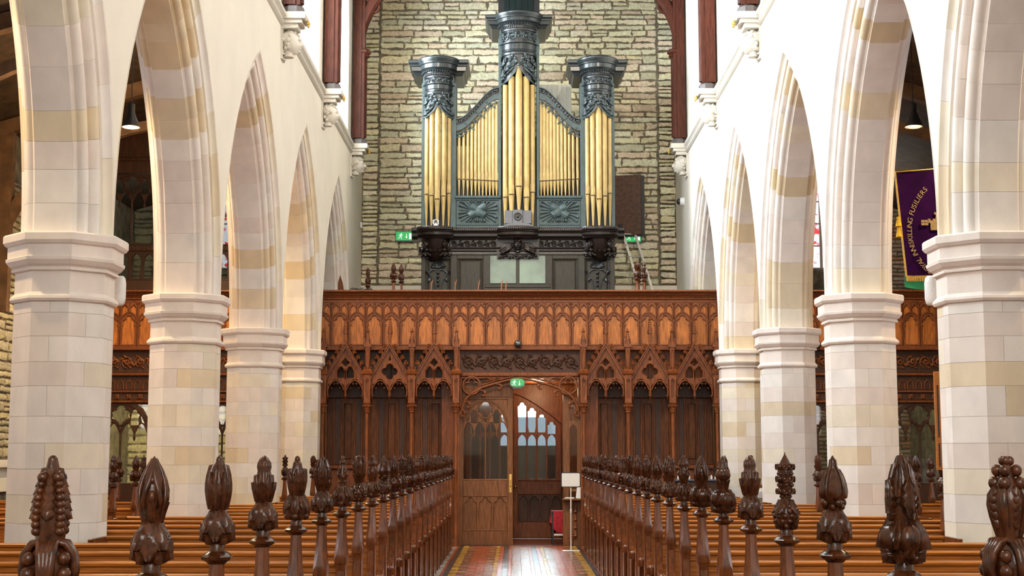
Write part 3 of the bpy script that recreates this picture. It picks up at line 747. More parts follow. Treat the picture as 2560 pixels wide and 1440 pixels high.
def wleaf(m, prof, a0, w, z0, z1, lift=.006, flare=.008, lob=3, nu=8, nv=9, rid=9, twist=0.0):
    """a carved leaf laid on a turned body: grows from z0 to z1, hollow ribs, lobed edge, tip lifting off by flare"""
    g = []; sk = []
    for i in range(nv + 1):
        t = i/nv; z = z0 + (z1 - z0)*t; R = max(.004, RZ(prof, z))
        ww = w*(math.sin(PI*(.16 + .80*t)))**.65*(1 + .16*math.cos(2*PI*lob*t)); row = []
        for j in range(nu + 1):
            x = (j/nu - .5)*2; a = a0 + twist*t + x*ww
            r = R + lift*(.35 + .65*(1 - x*x)) + .28*lift*math.cos(rid*x + 1.2*x*t) + flare*t**3*(1 - .45*x*x) + (.35*lift if abs(x) < .15 else 0)
            row.append((r*math.cos(a), r*math.sin(a), z + (.004*x*x if z1 > z0 else -.004*x*x)))
        g += row
    n1 = nu + 1; fs = [(i*n1 + j, i*n1 + j + 1, (i+1)*n1 + j + 1, (i+1)*n1 + j) for i in range(nv) for j in range(nu)]
    if z1 < z0: fs = [tuple(reversed(f)) for f in fs]
    loop = [j for j in range(n1)] + [i*n1 + nu for i in range(1, nv + 1)] + [nv*n1 + j for j in range(nu - 1, -1, -1)] + [i*n1 for i in range(nv - 1, 0, -1)]
    base = len(g)
    for q in loop:
        x, y, z = g[q]; R = max(.003, RZ(prof, z) - .004); L = math.hypot(x, y) or 1e-6; sk.append((x/L*R, y/L*R, z - .003 if z1 > z0 else z + .003))
    k = len(loop)
    for q in range(k):
        n = (q + 1) % k; f = (loop[n], loop[q], base + q, base + n); fs.append(f if z1 > z0 else tuple(reversed(f)))
    m.add(g + sk, fs)
def wring(m, prof, n, a0, w, z0, z1, **k):
    for i in range(n): wleaf(m, prof, a0 + 2*PI*i/n, w, z0, z1, **k)
def turned(m, prof, k=0, amp=0.0, n=28): bud(m, sorted(prof, key=lambda q: q[1]), k, amp, n)
LB = [(.026, .038), (.044, .055), (.054, .085), (.056, .115), (.048, .145), (.034, .165), (.024, .185)]
def hang(m, n, z, r, s, a0=0.0):      # small fruits tucked under the leaves
    for i in range(n):
        a = a0 + 2*PI*i/n; m.ball((r*math.cos(a), r*math.sin(a), z), (s, s, s*1.1), 10, 8)
def low_leafy(m, k=9):
    turned(m, LB, k, .05); wring(m, LB, 4, PI/4, .62, .178, .088, lift=.010, flare=.014, lob=2, rid=11); wring(m, LB, 4, 0, .60, .125, .052, lift=.011, flare=.018, lob=2, rid=9)
    wring(m, LB, 4, PI/4, .50, .082, .040, lift=.009, flare=.020, lob=1); hang(m, 4, .062, .050, .016, 0)
def low_scroll(m):
    turned(m, LB, 8, .06)
    for i in range(4):
        a = i*PI/2 + .25; c, s = math.cos(a), math.sin(a)
        for w in (-1.5, -.5, .5, 1.5):
            pts = [(.020, .178), (.044, .172), (.062, .145), (.068, .105), (.064, .066), (.050, .045), (.040, .055), (.046, .078)]
            m.tube([(c*x - s*(w*.015*(1 - .15*q)), s*x + c*(w*.015*(1 - .15*q)), z) for q, (x, z) in enumerate(pts)], [.008, .011, .012, .012, .011, .010, .008, .004], 8)
    hang(m, 4, .135, .064, .017, PI/4 + .25); hang(m, 4, .095, .066, .019, PI/4 + .25); hang(m, 4, .058, .056, .015, PI/4 + .25)
def low_round(m):
    turned(m, LB, 0, 0)
    for i in range(4):
        a = i*PI/2 + .15; i0 = len(m.v); m.ball((0, 0, 0), (.046, .046, .052), 28, 18, ridge(6, .05)); m.xf(Matrix.Translation((.040*math.cos(a), .040*math.sin(a), .118)), i0)
    wring(m, LB, 4, PI/4 + .15, .30, .182, .085, lift=.022, flare=.012, lob=3); wring(m, LB, 4, .15, .55, .085, .036, lift=.022, flare=.022, lob=2, rid=11); wring(m, LB, 4, PI/4 + .15, .5, .07, .034, lift=.018, flare=.016, lob=2)
    wring(m, LB, 4, .15, .30, .180, .150, lift=.018, flare=.01, lob=1)
def low_fruit(m):
    turned(m, LB, 0, 0); wring(m, LB, 4, 0, .42, .182, .070, lift=.014, flare=.004, lob=1, rid=5); wring(m, LB, 4, PI/4, .40, .176, .10, lift=.014, flare=.014, lob=3); wring(m, LB, 4, PI/4, .42, .10, .045, lift=.012, flare=.016, lob=2); hang(m, 4, .062, .052, .020, 0)
def low_grape(m):
    turned(m, LB, 0, 0)
    for q, (z, n) in enumerate(((.150, 7), (.128, 9), (.105, 10), (.080, 9), (.057, 7))): hang(m, n, z, RZ(LB, z) - .002, .0145, q*.35)
    wring(m, LB, 4, PI/4, .55, .185, .115, lift=.015, flare=.010, lob=2); wring(m, LB, 4, PI/4, .34, .09, .040, lift=.014, flare=.012, lob=2)
def stem(m): m.octa([(.030, 0), (.030, .035), (.024, .05), (.023, .20)])
UB = [(.024, .165), (.030, .185), (.038, .22), (.043, .255), (.042, .285), (.036, .32), (.026, .35), (.016, .372), (.008, .390), (.001, .400)]
def up_cone(m):
    P_ = [(.036, .165), (.040, .20), (.043, .245), (.037, .29), (.028, .33), (.020, .36), (.014, .388), (.004, .40)]; turned(m, P_, 4, .05); m.ball((0, 0, .388), (.014, .014, .016), 10, 8)
    for i in range(4):
        a = i*PI/2 + PI/4 + .2
        for q in range(9): z = .205 + q*.0175; s_ = .0125 if q < 6 else (.011 if q < 8 else .016); m.ball(((RZ(P_, z) + .004)*math.cos(a), (RZ(P_, z) + .004)*math.sin(a), z), (s_, s_, s_*.95), 9, 7)
        a = i*PI/2 + .2
        for q in range(6): z = .248 + q*.021; wleaf(m, P_, a, .50, z + .016, z - .012, lift=.007, flare=.004, lob=.5, nu=6, nv=4, rid=2)
def up_hood(m):
    turned(m, UB, 4, .03)
    for i in range(4):
        a = i*PI/2 + .1; c, s = math.cos(a), math.sin(a)
        for w in (-1, 1):
            pts = [(.008, .0, .392), (.026, .003, .352), (.038, .010, .318), (.044, .022, .285), (.043, .030, .250), (.036, .026, .222)]
            m.tube([(c*x - s*(w*y), s*x + c*(w*y), z) for x, y, z in pts], [.003, .007, .0085, .009, .008, .004], 8)
        m.ball((c*.034, s*.034, .318), (.012, .012, .015), 9, 7); m.ball((c*.042, s*.042, .262), (.013, .013, .024), 9, 7); wleaf(m, UB, a, .5, .175, .245, lift=.006, flare=.006, lob=1)
def up_leafbud(m, k=7):
    turned(m, UB, 0, 0); wring(m, UB, 4, 0, .50, .180, .362, lift=.009, flare=.006, lob=6, nv=18, rid=9); wring(m, UB, 4, PI/4, .40, .178, .330, lift=.007, flare=.010, lob=5, nv=14, rid=7)
    m.ball((0, 0, .378), (.014, .014, .022), 10, 8); hang(m, 4, .335, .030, .010, 0)
def up_knob(m):
    turned(m, UB, 9, .05, 36); wring(m, UB, 4, 0, .66, .175, .325, lift=.009, flare=.008, lob=4, nv=16, rid=13); wring(m, UB, 4, PI/4, .35, .185, .30, lift=.008, flare=.012, lob=3)
    m.ball((0, 0, .352), (.027, .027, .020), 14, 9); m.ball((0, 0, .378), (.017, .017, .021), 12, 8)
def up_tier(m):
    turned(m, UB, 6, .05)
    for q, z in enumerate((.195, .235, .275, .312, .345)): wring(m, UB, 4 if q % 2 else 5, q*.5, .48, z - .02, z + .028, lift=.010, flare=.011, lob=1, nu=6, nv=5, rid=5)
def up_bird(m):
    m.tube([(0, 0, .17), (.004, 0, .22), (-.010, 0, .27), (.004, 0, .315), (.0, 0, .35)], [.024, .028, .035, .020, .022], 12)
    m.ball((.008, 0, .350), (.026, .020, .024), 12, 9); m.tube([(.026, 0, .35), (.050, 0, .338)], [.011, .001], 7)
    for s in (-1, 1): m.leaf((-.004, s*.024, .230), (0, s, 0), (-.25, 0, .9), .085, .05, .12, 3); m.ball((-.004, s*.028, .265), (.024, .012, .030), 10, 7)
    for q in (-1, 0, 1): m.tube([(0, q*.006, .365), (-.006, q*.010, .385), (.002, q*.014, .402)], [.007, .006, .002], 6)
    hang(m, 5, .215, .022, .012)
def up_palm(m):
    P_ = [(.022, .165), (.028, .20), (.036, .25), (.040, .30), (.041, .335), (.036, .365), (.022, .388), (.004, .400)]; turned(m, P_, 8, .10, 40)
    wring(m, P_, 4, 0, .60, .225, .392, lift=.009, flare=.004, lob=5, nv=16, rid=11); wring(m, P_, 4, PI/4, .5, .17, .255, lift=.009, flare=.014, lob=2)
def up_balls(m):
    P_ = [(.026, .165), (.032, .20), (.044, .255), (.047, .285), (.040, .31), (.026, .33), (.016, .37), (.004, .392)]; turned(m, P_, 4, .05)
    for z, r, s in ((.388, .009, .0125), (.362, .026, .0155), (.328, .034, .017)): hang(m, 4, z, r, s, PI/4 + .2)
    for i in range(4):
        a = i*PI/2 + .2
        for q in range(5): z = .215 + q*.022; wleaf(m, P_, a, .30, z - .010, z + .016, lift=.007, flare=.005, lob=.5, nu=5, nv=4, rid=2)
        a += PI/4; m.tube([(RZ(P_, z)*1.04*math.cos(a), RZ(P_, z)*1.04*math.sin(a), z) for z in (.185, .21, .24, .27, .295, .315)], [.006, .009, .011, .012, .011, .006], 8)
def up_shell(m):
    P_ = [(.036, .165), (.044, .20), (.046, .25), (.042, .29), (.034, .33), (.022, .37), (.010, .40), (.001, .412)]; turned(m, P_, 4, .06)
    for i in range(4):
        a = i*PI/2 + .2; wleaf(m, P_, a, .70, .205, .318, lift=.013, flare=.006, lob=4, nu=18, nv=14, rid=24); wleaf(m, P_, a + .1, .40, .225, .185, lift=.012, flare=.006, lob=2)
        wleaf(m, P_, a + PI/4, .34, .26, .372, lift=.008, flare=.0, lob=3); wleaf(m, P_, a, .34, .325, .400, lift=.006, flare=-.002, lob=2)
def up_onion(m):
    P_ = [(.026, .165), (.030, .205), (.046, .225), (.050, .25), (.045, .285), (.034, .32), (.020, .345), (.014, .355), (.018, .368), (.012, .385), (.001, .402)]; turned(m, P_, 0, 0, 32)
    wring(m, P_, 4, 0, .62, .222, .345, lift=.008, flare=-.002, lob=1, rid=4, nv=12)
    for i in range(4):
        a = i*PI/2 + PI/4; m.tube([((RZ(P_, z) + .004)*math.cos(a), (RZ(P_, z) + .004)*math.sin(a), z) for z in (.21, .24, .27, .30, .33, .355, .385)], [.005, .007, .007, .006, .005, .005, .002], 7)
        a += PI/4; m.ball((.043*math.cos(a + .3), .043*math.sin(a + .3), .205), (.016, .016, .018), 9, 7); m.ball((.036*math.cos(a - .3), .036*math.sin(a - .3), .188), (.012, .012, .014), 8, 6)
def up_discs(m):
    P_ = [(.020, .165), (.024, .20), (.032, .23), (.034, .29), (.036, .33), (.030, .355), (.014, .385), (.004, .405), (.001, .418)]; turned(m, P_, 4, .08)
    for i in range(4):
        a = i*PI/2 + .12; o = Vector((math.cos(a), math.sin(a), 0)); sd = Vector((-o.y, o.x, 0))
        for z, s in ((.225, .016), (.285, .018), (.345, .017)):
            for w in (-1, 1):
                p = o*.030 + sd*w*.014; m.ball((p.x, p.y, z), (s*.8, s*.8, s), 10, 8); p = p + o*.012; m.tube([(p.x + sd.x*s*.75*math.cos(q), p.y + sd.y*s*.75*math.cos(q), z + s*.75*math.sin(q)) for q in [2*PI*j/12 for j in range(13)]], .0035, 6)
    hang(m, 8, .312, .034, .0085); hang(m, 8, .256, .035, .0085); hang(m, 8, .20, .024, .008)
def up_bulb(m):
    P_ = [(.028, .165), (.038, .20), (.046, .24), (.044, .275), (.036, .305), (.031, .325), (.035, .345), (.033, .365), (.020, .388), (.002, .402)]; turned(m, P_, 11, .05, 44)
    wring(m, P_, 4, PI/4, .42, .185, .305, lift=.008, flare=.010, lob=3); wring(m, P_, 4, 0, .5, .175, .27, lift=.008, flare=.008, lob=2, rid=12); m.ball((0, 0, .362), (.033, .033, .030), 14, 10)
def up_pumpkin(m):
    m.ball((0, 0, .275), (.050, .050, .046), 36, 14, ridge(6, .09)); m.tube([(0, 0, .17), (0, 0, .25)], [.024, .034], 12)
    P_ = [(.034, .305), (.026, .33), (.016, .365), (.008, .388), (.001, .398)]; turned(m, P_, 5, .06); wring(m, P_, 4, 0, .5, .312, .36, lift=.006, flare=.006, lob=1); P2_ = [(.028, .17), (.036, .20), (.050, .26)]; wring(m, P2_, 4, PI/4, .45, .178, .245, lift=.006, flare=.006, lob=1)
def up_cap(m):
    P_ = [(.024, .165), (.032, .195), (.044, .24), (.040, .275), (.028, .298), (.033, .32), (.031, .345), (.016, .375), (.009, .392), (.001, .402)]; turned(m, P_, 5, .05, 30)
    for i in range(4):
        a = i*PI/2; m.tube([((RZ(P_, z) + .004)*math.cos(a + .5 + .3*j), (RZ(P_, z) + .004)*math.sin(a + .5 + .3*j), z) for j, z in ((0, .388), (-.3, .36), (-.2, .33), (.1, .30))], [.003, .007, .008, .004], 7); m.ball((.033*math.cos(a), .033*math.sin(a), .325), (.011, .011, .015), 9, 7); m.ball((.036*math.cos(a), .036*math.sin(a), .258), (.017, .017, .024), 9, 7)
        wleaf(m, P_, a + PI/4, .4, .18, .285, lift=.007, flare=.006, lob=2)
FINIALS = {'berries': (up_cone, low_scroll), 'hood': (up_hood, low_leafy), 'ruffle': (up_leafbud, low_leafy), 'bud': (up_hood, low_round), 'acanthus': (up_knob, low_fruit), 'tiers': (up_tier, low_leafy),
           'bird': (up_bird, low_fruit), 'palmette': (up_palm, low_grape), 'balls': (up_balls, low_scroll), 'shell': (up_shell, low_round), 'onion': (up_onion, low_leafy), 'discs': (up_discs, low_grape),
           'bulb': (up_bulb, low_leafy), 'pumpkin': (up_pumpkin, low_round), 'cap': (up_cap, low_fruit)}
FDESC = {'berries': 'berry-studded cone', 'hood': 'hooded bud', 'ruffle': 'ruffled leaf bud', 'bud': 'smooth bud', 'acanthus': 'knob-topped acanthus', 'tiers': 'tiered leaves', 'bird': 'perched bird',
         'palmette': 'palmette', 'balls': 'stacked balls', 'shell': 'big shell-like leaf', 'onion': 'ribbed onion bud', 'discs': 'paired discs', 'bulb': 'ridged bulb', 'pumpkin': 'pumpkin-like globe', 'cap': 'capped bud'}
FM = {}
def finial_mesh(kind):
    if kind not in FM:
        up, lo = FINIALS[kind]; m = MB(); stem(m); lo(m); up(m)
        FM[kind] = m.mesh('poppyhead', M_finial, 55)
    return FM[kind]
COLLAR = [(.030, 0.0), (.034, .006), (.052, .016), (.054, .026), (.042, .038), (.030, .046)]
def pew_end_mesh():
    """stands at x = 0; +y is the back of the pew (away from the camera), the sitter faces -y"""
    m = MB(); rings = []
    def ring(z, w, y0, y1, ch):
        w2 = w/2
        return [(-w2 + ch, y0, z), (w2 - ch, y0, z), (w2, y0 + ch, z), (w2, y1 - ch, z), (w2 - ch, y1, z), (-w2 + ch, y1, z), (-w2, y1 - ch, z), (-w2, y0 + ch, z)]
    for z, w, y0, y1, ch in ((1.235, .048, -.026, .026, .013), (1.16, .052, -.034, .032, .016), (1.08, .060, -.046, .038, .018), (1.03, .068, -.058, .044, .019), (.985, .074, -.066, .050, .014), (.965, .076, -.068, .052, .003), (.925, .076, -.068, .052, .002), (.925, .058, -.058, .046, .002), (0.0, .058, -.058, .046, .002)):
        rings.append(ring(z, w, y0, y1, ch))
    m.loft(rings); return m.mesh('pew_end', M_end, 30)
def pew_elbow_mesh():
    m = MB()
    prof = [(-.05, 0), (-.05, .90), (-.075, .84), (-.10, .76), (-.15, .69), (-.22, .655), (-.30, .645), (-.365, .62), (-.385, .585), (-.37, .55), (-.355, .52), (-.355, .12), (-.40, .10), (-.40, 0)]
    m.prism(list(reversed(prof)), -.022, .022, 'yz'); return m.mesh('elbow_panel', M_end, 30)
def knob_mesh():
    m = MB(); m.ball((0, 0, 0), (.040, .052, .052), 14, 9); m.lathe([(.052, -.03), (.056, 0), (.052, .03)], 12); m.v = [(z, x, y) for x, y, z in m.v] if False else m.v; return m.mesh('elbow_knob', M_end, 60)
def bench_meshes(L, key, C_={}):
    if key in C_: return C_[key]
    d = {}
    m = MB(); m.cbox(0, L, .005, .035, .42, .905, .004); d['backrest'] = m.mesh('backrest', M_pew)
    m = MB(); pr = [(.050, .905), (-.018, .905), (-.022, .912), (-.024, .922), (-.016, .930), (.056, .932), (.060, .925), (.060, .912)]
    m.prism(list(reversed(pr)), 0, L, 'yz'); m.prism([(-.006, .868), (.004, .862), (.004, .884), (-.006, .880)], 0, L, 'yz'); d['top_rail'] = m.mesh('top_rail', M_pew, 40)
    m = MB(); m.cbox(0, L, -.40, .0, .43, .462, .01); d['seat'] = m.mesh('seat', M_pew)
    m = MB(); m.cbox(0, L, .05, .20, .785, .805, .006); m.box(0, L, .195, .205, .785, .83); d['book_ledge'] = m.mesh('book_ledge', M_pew)
    C_[key] = d; return d
ENDM, ELBM, KNBM = pew_end_mesh(), pew_elbow_mesh(), knob_mesh()
m = MB(); m.octa(COLLAR); COLM = m.mesh('collar', M_finial, 30)
def pew_end(t, x, kind, side, rot=0.0, elbow=True, floor_z=0.0):
    e = put('pew_end', ENDM, t, (x, 0, floor_z))
    put('collar', COLM, e, (0, 0, 1.205)); put('poppyhead', finial_mesh(kind), e, (0, 0, 1.242), (0, 0, rot), scale=(.87, .87, .885))
    if elbow:
        put('elbow_panel', ELBM, e); put('elbow_knob', KNBM, e, (0, -.368, .60))
    return e
LK = ['berries', 'hood', 'ruffle', 'bud', 'acanthus', 'tiers', 'bird', 'palmette', 'pumpkin', 'knob']
LK = ['berries', 'hood', 'ruffle', 'bulb', 'acanthus', 'tiers', 'bird', 'palmette', 'cap', 'onion', 'bud', 'discs', 'shell', 'pumpkin', 'balls', 'hood', 'tiers', 'bulb', 'ruffle', 'cap', 'palmette', 'onion', 'bud']
RK = ['balls', 'shell', 'onion', 'discs', 'bulb', 'pumpkin', 'bud', 'cap', 'tiers', 'hood', 'acanthus', 'ruffle', 'palmette', 'berries', 'bulb', 'onion', 'discs', 'shell', 'hood', 'pumpkin', 'tiers', 'balls', 'ruffle']
NTH = ['nearest', 'second nearest', 'third nearest', 'fourth nearest', 'fifth nearest', 'sixth nearest', 'seventh nearest', 'eighth nearest', 'ninth nearest', 'tenth nearest', 'eleventh nearest', 'twelfth nearest',
       'eleventh from the screen', 'tenth from the screen', 'ninth from the screen', 'eighth from the screen', 'seventh from the screen', 'sixth from the screen', 'fifth from the screen', 'fourth from the screen', 'third from the screen', 'second from the screen', 'last before the screen']
YL = [3.37 + .948*k for k in range(23)]; YR = [3.46 + .945*k for k in range(23)]
FAR = {-1: {10: ('acanthus', 3.78), 15: ('shell', 3.71), 20: ('discs', 3.67), 22: ('tiers', 3.50)}, 1: {10: ('ruffle', 3.77), 15: ('palmette', 3.64), 20: ('bulb', 3.60), 22: ('bud', 3.46)}}
for sx, YY, KK in ((-1, YL, LK), (1, YR, RK)):
    far = FAR[sx]
    for k, yy in enumerate(YY):
        nearcol = any(abs(yy - c) < .62 for c in YC)
        xe = 3.44 if nearcol or (sx > 0 and k >= 20) else 4.30
        if k in far: xe = far[k][1] - .05
        xa = 1.177 if sx < 0 else 1.096; L = xe - xa
        t = thing('pew', 'oak pew %s aisle, %s, poppyhead a %s' % ({-1: 'left of', 1: 'right of'}[sx], NTH[k], FDESC[KK[k]]), 'pew', (sx*xa, yy, 0), 0, 'pews %s of the central aisle' % sidename[sx])
        rr = random.Random(900 + k*2 + sx)
        pew_end(t, 0, KK[k], sx, rr.choice((0, PI/2, PI)) + rr.uniform(-.12, .12))
        for nm, me in bench_meshes(L, round(L, 3)).items(): put(nm, me, t, (.029 if sx > 0 else -L - .029, 0, 0))
        if k in far: pew_end(t, sx*(L + .05), far[k][0], sx, .3)
        else:
            m = MB(); m.cbox(-.02, .02, -.40, .05, 0, .93, .005); m.build('plain_end', M_end, t, loc=(sx*(L + .04), 0, 0))
# pews of the side aisles seen between the columns
AK = {-1: [(17.0, 4.85, 'cap'), (18.0, 4.85, 'bud'), (20.5, 5.40, 'berries'), (21.2, 5.95, 'pumpkin')], 1: [(17.3, 4.75, 'hood'), (15.7, 4.60, 'bird'), (19.8, 5.35, 'acanthus'), (21.0, 6.0, 'onion')]}
for sx in (-1, 1):
    for i, (yy, xi, kd) in enumerate(AK[sx]):
        t = thing('pew', 'side aisle pew between the columns on the %s, poppyhead %s' % (sidename[sx], FDESC[kd]), 'pew', (sx*xi, yy, 0), 0, 'pews of the %s side aisle' % sidename[sx])
        pew_end(t, 0, kd, sx, .4*i); L = 8.3 - xi
        for nm, me in bench_meshes(L, round(L, 3)).items(): put(nm, me, t, (.029 if sx > 0 else -L - .029, 0, 0))
        m = MB(); m.cbox(-.02, .02, -.40, .05, 0, .93, .005); m.build('plain_end', M_end, t, loc=(sx*(L + .04), 0, 0))
    for yy in (12.6, 13.5, 14.4, 15.3):
        if sx > 0: continue
        t = thing('pew', 'plain-ended side aisle pew left of the nearest column, %s' % {12.6: 'nearest the camera', 13.5: 'second nearest', 14.4: 'third nearest', 15.3: 'farthest of its row'}[yy], 'pew', (sx*5.0, yy, 0), 0, 'pews of the left side aisle'); L = 3.3
        for nm, me in bench_meshes(L, round(L, 3)).items(): put(nm, me, t, (-L - .029, 0, 0))
        for xx in (0, -L - .05): m = MB(); m.cbox(-.02, .02, -.40, .05, 0, .93, .005); m.build('plain_end', M_end, t, loc=(xx, 0, 0))
# ------------------------------------------------------------------ gallery front with blind tracery
BW = .307; DS = 25.4
def arch_z(x, hw=.150, z0=3.955, rise=.185):
    R = (hw*hw + rise*rise)/(2*hw); cx = R - hw
    return z0 + math.sqrt(max(0, R*R - (abs(x) + cx)**2))
bay_holes = [lancet(0, .236, 3.565, 3.93, 64, lambda x, z: (x, min(z, arch_z(x) - .022)))]
for s in (-1, 1): bay_holes.append(lancet(s*.074, .108, 3.9, 4.20, 48, lambda x, z: (x, max(z, arch_z(x) + .020))))
for s in (-1.02, 0, 1.02): bay_holes.append([(s*.125 + .009*math.cos(2*PI*q/6), 4.285 + .009*math.sin(2*PI*q/6)) for q in range(6)])
BAYM = plate('tracery_panel', rect(-BW/2 + .0005, BW/2 - .0005, 3.535, 4.315), bay_holes, .030, .007, M_screen)
BAYM.transform(Matrix.Translation((0, 0, 0)))
m = MB(); rb = [(x, -.018, arch_z(x)) for x in [(-.150 + .300*i/16) for i in range(17)]]; m.tube(rb, .0135, 6)
for s in (-1, 1): m.tube([(s*BW/2, -.018, 3.54), (s*BW/2, -.018, 4.30)], .009, 5)
m.tube([(0, -.018, 4.14), (0, -.018, 4.30)], .009, 5)
RIBM = m.mesh('arch_rib', M_screen, 60)
m = MB(); m.cbox(-BW/2 + .001, BW/2 - .001, .018, .04, 3.54, 4.32, .004); BOARDM = m.mesh('back_board', M_panel)
def parapet(x0, n, name, label):
    t = thing(name, label, 'parapet', (x0 + n*BW/2, DS, 0))
    L = n*BW/2
    for i in range(n):
        x = -L + BW*(i + .5)
        tp = put('tracery_panel', BAYM, t, (x, 0, 0)); put('arch_rib', RIBM, tp); put('back_board', BOARDM, t, (x, 0, 0))
    def rail(nm, pr, mat):
        m = MB(); m.prism(pr, -L, L, 'yz'); m.build(nm, mat, t, 40)
    rail('top_rail', [(.16, 4.36), (-.02, 4.36), (-.045, 4.372), (-.05, 4.392), (-.035, 4.402), (-.05, 4.43), (-.09, 4.452), (-.095, 4.47), (-.12, 4.476), (-.165, 4.486), (-.178, 4.500), (-.175, 4.520), (-.15, 4.530), (.20, 4.530)][::-1], M_screen)
    rail('frieze_board', [(.05, 4.315), (-.018, 4.315), (-.018, 4.36), (.05, 4.36)][::-1], M_screen)
    rail('bottom_rail', [(.06, 3.455), (-.06, 3.455), (-.075, 3.462), (-.075, 3.478), (-.05, 3.486), (-.022, 3.49), (-.022, 3.528), (-.005, 3.538), (.06, 3.538)][::-1], M_screen)
    return t
parapet(-12*BW, 24, 'gallery_parapet', 'long oak gallery front with rows of pointed blind tracery below the organ')
parapet(-4.40 - 14*BW, 14, 'gallery_parapet', 'oak gallery front with blind tracery crossing the left aisle')
parapet(4.40, 14, 'gallery_parapet', 'oak gallery front with blind tracery crossing the right aisle')

# ------------------------------------------------------------------ canopied oak screen under the gallery
def spire(m, z0, z1, r0, n=6, x=0, y=0, crock=.5):
    m.octa([(r0, z0), (r0*.25, z1 - .03), (.001, z1)], (x, y, 0), 4)
    k = n
    for i in range(k):
        t = (i + .3)/k; z = z0 + (z1 - z0 - .05)*t; r = r0*(1 - .75*t)
        for q in range(4):
            a = q*PI/2 + PI/4; s = r0*crock*(1 - .45*t)
            m.ball((x + (r + s*.8)*math.cos(a), y + (r + s*.8)*math.sin(a), z + s*.5), (s*.75, s*.75, s*.55), 6, 4)
            m.tube([(x + r*.6*math.cos(a), y + r*.6*math.sin(a), z - s), (x + (r + s*.9)*math.cos(a), y + (r + s*.9)*math.sin(a), z)], [s*.3, s*.45], 4)
    for q in range(4): a = q*PI/2; m.ball((x + r0*.55*math.cos(a), y + r0*.55*math.sin(a), z1 - .045), r0*.42, 6, 4)
    m.ball((x, y, z1 - .012), (r0*.4, r0*.4, r0*.7), 6, 5)
m = MB(); m.lathe([(.050, 0), (.050, .10), (.030, .14), (.030, 1.30), (.036, 1.32), (.036, 1.35), (.030, 1.37), (.030, 2.33), (.046, 2.345), (.046, 2.36), (.034, 2.37)], 12); SHAFTM = m.mesh('shaft', M_screen, 40)
m = MB(); m.octa([(.034, 2.36), (.052, 2.42), (.062, 2.46), (.068, 2.475), (.072, 2.495), (.06, 2.50)])
for i in range(8): a = i*PI/4; m.leaf((.045*math.cos(a), .045*math.sin(a), 2.385), (math.cos(a), math.sin(a), 0), (0, 0, 1), .10, .05, .5, 2); m.ball((.066*math.cos(a + .4), .066*math.sin(a + .4), 2.45), .015, 6, 5)
CAPM = m.mesh('carved_capital', M_screen, 60)
BUTM = plate('buttress', rect(-.062, .062, 2.50, 3.02), [plain_lancet(0, .05, 2.60, 2.90)], .035, .006, M_screen)
m = MB(); m.box(-.058, .058, -.0, .13, 2.50, 3.03); m.cbox(-.062, .062, -.055, -.018, 2.50, 2.53, .008)
m.prism([(-.062, 2.53), (.062, 2.53), (0, 2.60)], -.05, -.016); m.octa([(.070, 3.0), (.098, 3.025), (.104, 3.05), (.090, 3.062), (.098, 3.075), (.06, 3.10), (.045, 3.115)], (0, .04, 0), 4)
m.cbox(-.040, .040, -.005, .085, 3.10, 3.52, .006)
for s in (-1, 1): m.tube([(s*.028, -.010, 3.14), (s*.028, -.010, 3.40), (0, -.010, 3.47)], .006, 4)
m.prism([(-.06, 3.50), (.06, 3.50), (0, 3.66)], -.02, .10); m.prism([(-.02, 3.50), (.10, 3.50), (.04, 3.66)], -.06, .06, 'yz')
BUTT2 = m.mesh('pinnacle_base', M_screen, 40)
m = MB(); spire(m, 3.56, 3.83, .038, 6, 0, .04, .55); PINM = m.mesh('pinnacle', M_screen, 50)
def arch_open(x0, x1, z0, zs, top):      # cusped opening outline from right foot to left foot
    xm = (x0 + x1)/2; w = x1 - x0
    pts = star((xm, zs), [('r', x0, x1, z0 - .2, zs - .015), ('c', x0 + w*.27, zs + .02, w*.265), ('c', x1 - w*.27, zs + .02, w*.265), ('r', x0 + w*.2, x1 - w*.2, zs - .05, zs + .06), ('c', xm, zs + w*.36, w*.22)], 60, -PI/2, 1.5*PI)
    pts = [(x, z) for x, z in pts if z > z0 + .001]
    return [(x1, z0)] + pts + [(x0, z0)]
def gable_plate(kind):
    hw = .335
    out = [(-hw, 2.64), (-hw, 2.93), (0, 3.50), (hw, 2.93), (hw, 2.64)] + arch_open(.022, hw - .022, 2.64, 2.76, 2.86) + arch_open(-hw + .022, -.022, 2.64, 2.76, 2.86)
    if kind == 'A':
        holes = []
        for s in (-1, 1):
            holes.append(star((s*.083, 3.04), [('r', s*.083 - .062, s*.083 + .062, 2.955, 3.045), ('c', s*.083 - .032, 3.065, .033), ('c', s*.083 + .032, 3.065, .033), ('c', s*.080, 3.115, .037), ('c', s*.083, 3.08, .03)], 40))
        holes.append(quatrefoil(0, 3.228, .062, 32))
    else:
        holes = [quatrefoil(0, 3.065, .135, 64), [(-.03, 3.265), (.03, 3.265), (0, 3.335)]]
    me = plate('tracery', out, holes, .045, .010, M_screen)
    return me
GP = {k: gable_plate(k) for k in 'AB'}
m = MB()
for s in (-1, 1):
    for w, d, o in ((.030, .060, .012), (.016, .085, .034), (.014, .070, -.014)):
        pts = [(s*(.372 + o), 2.90), (s*(0.0), 3.535 + o*1.6), (s*0, 3.535 + o*1.6 - w*2.0), (s*(.372 + o - w*.9), 2.90)]
        if s < 0: pts = pts[::-1]
        m.prism(pts, -d, .03)
RAKEM = m.mesh('rake_moulding', M_screen, 30)
m = MB()
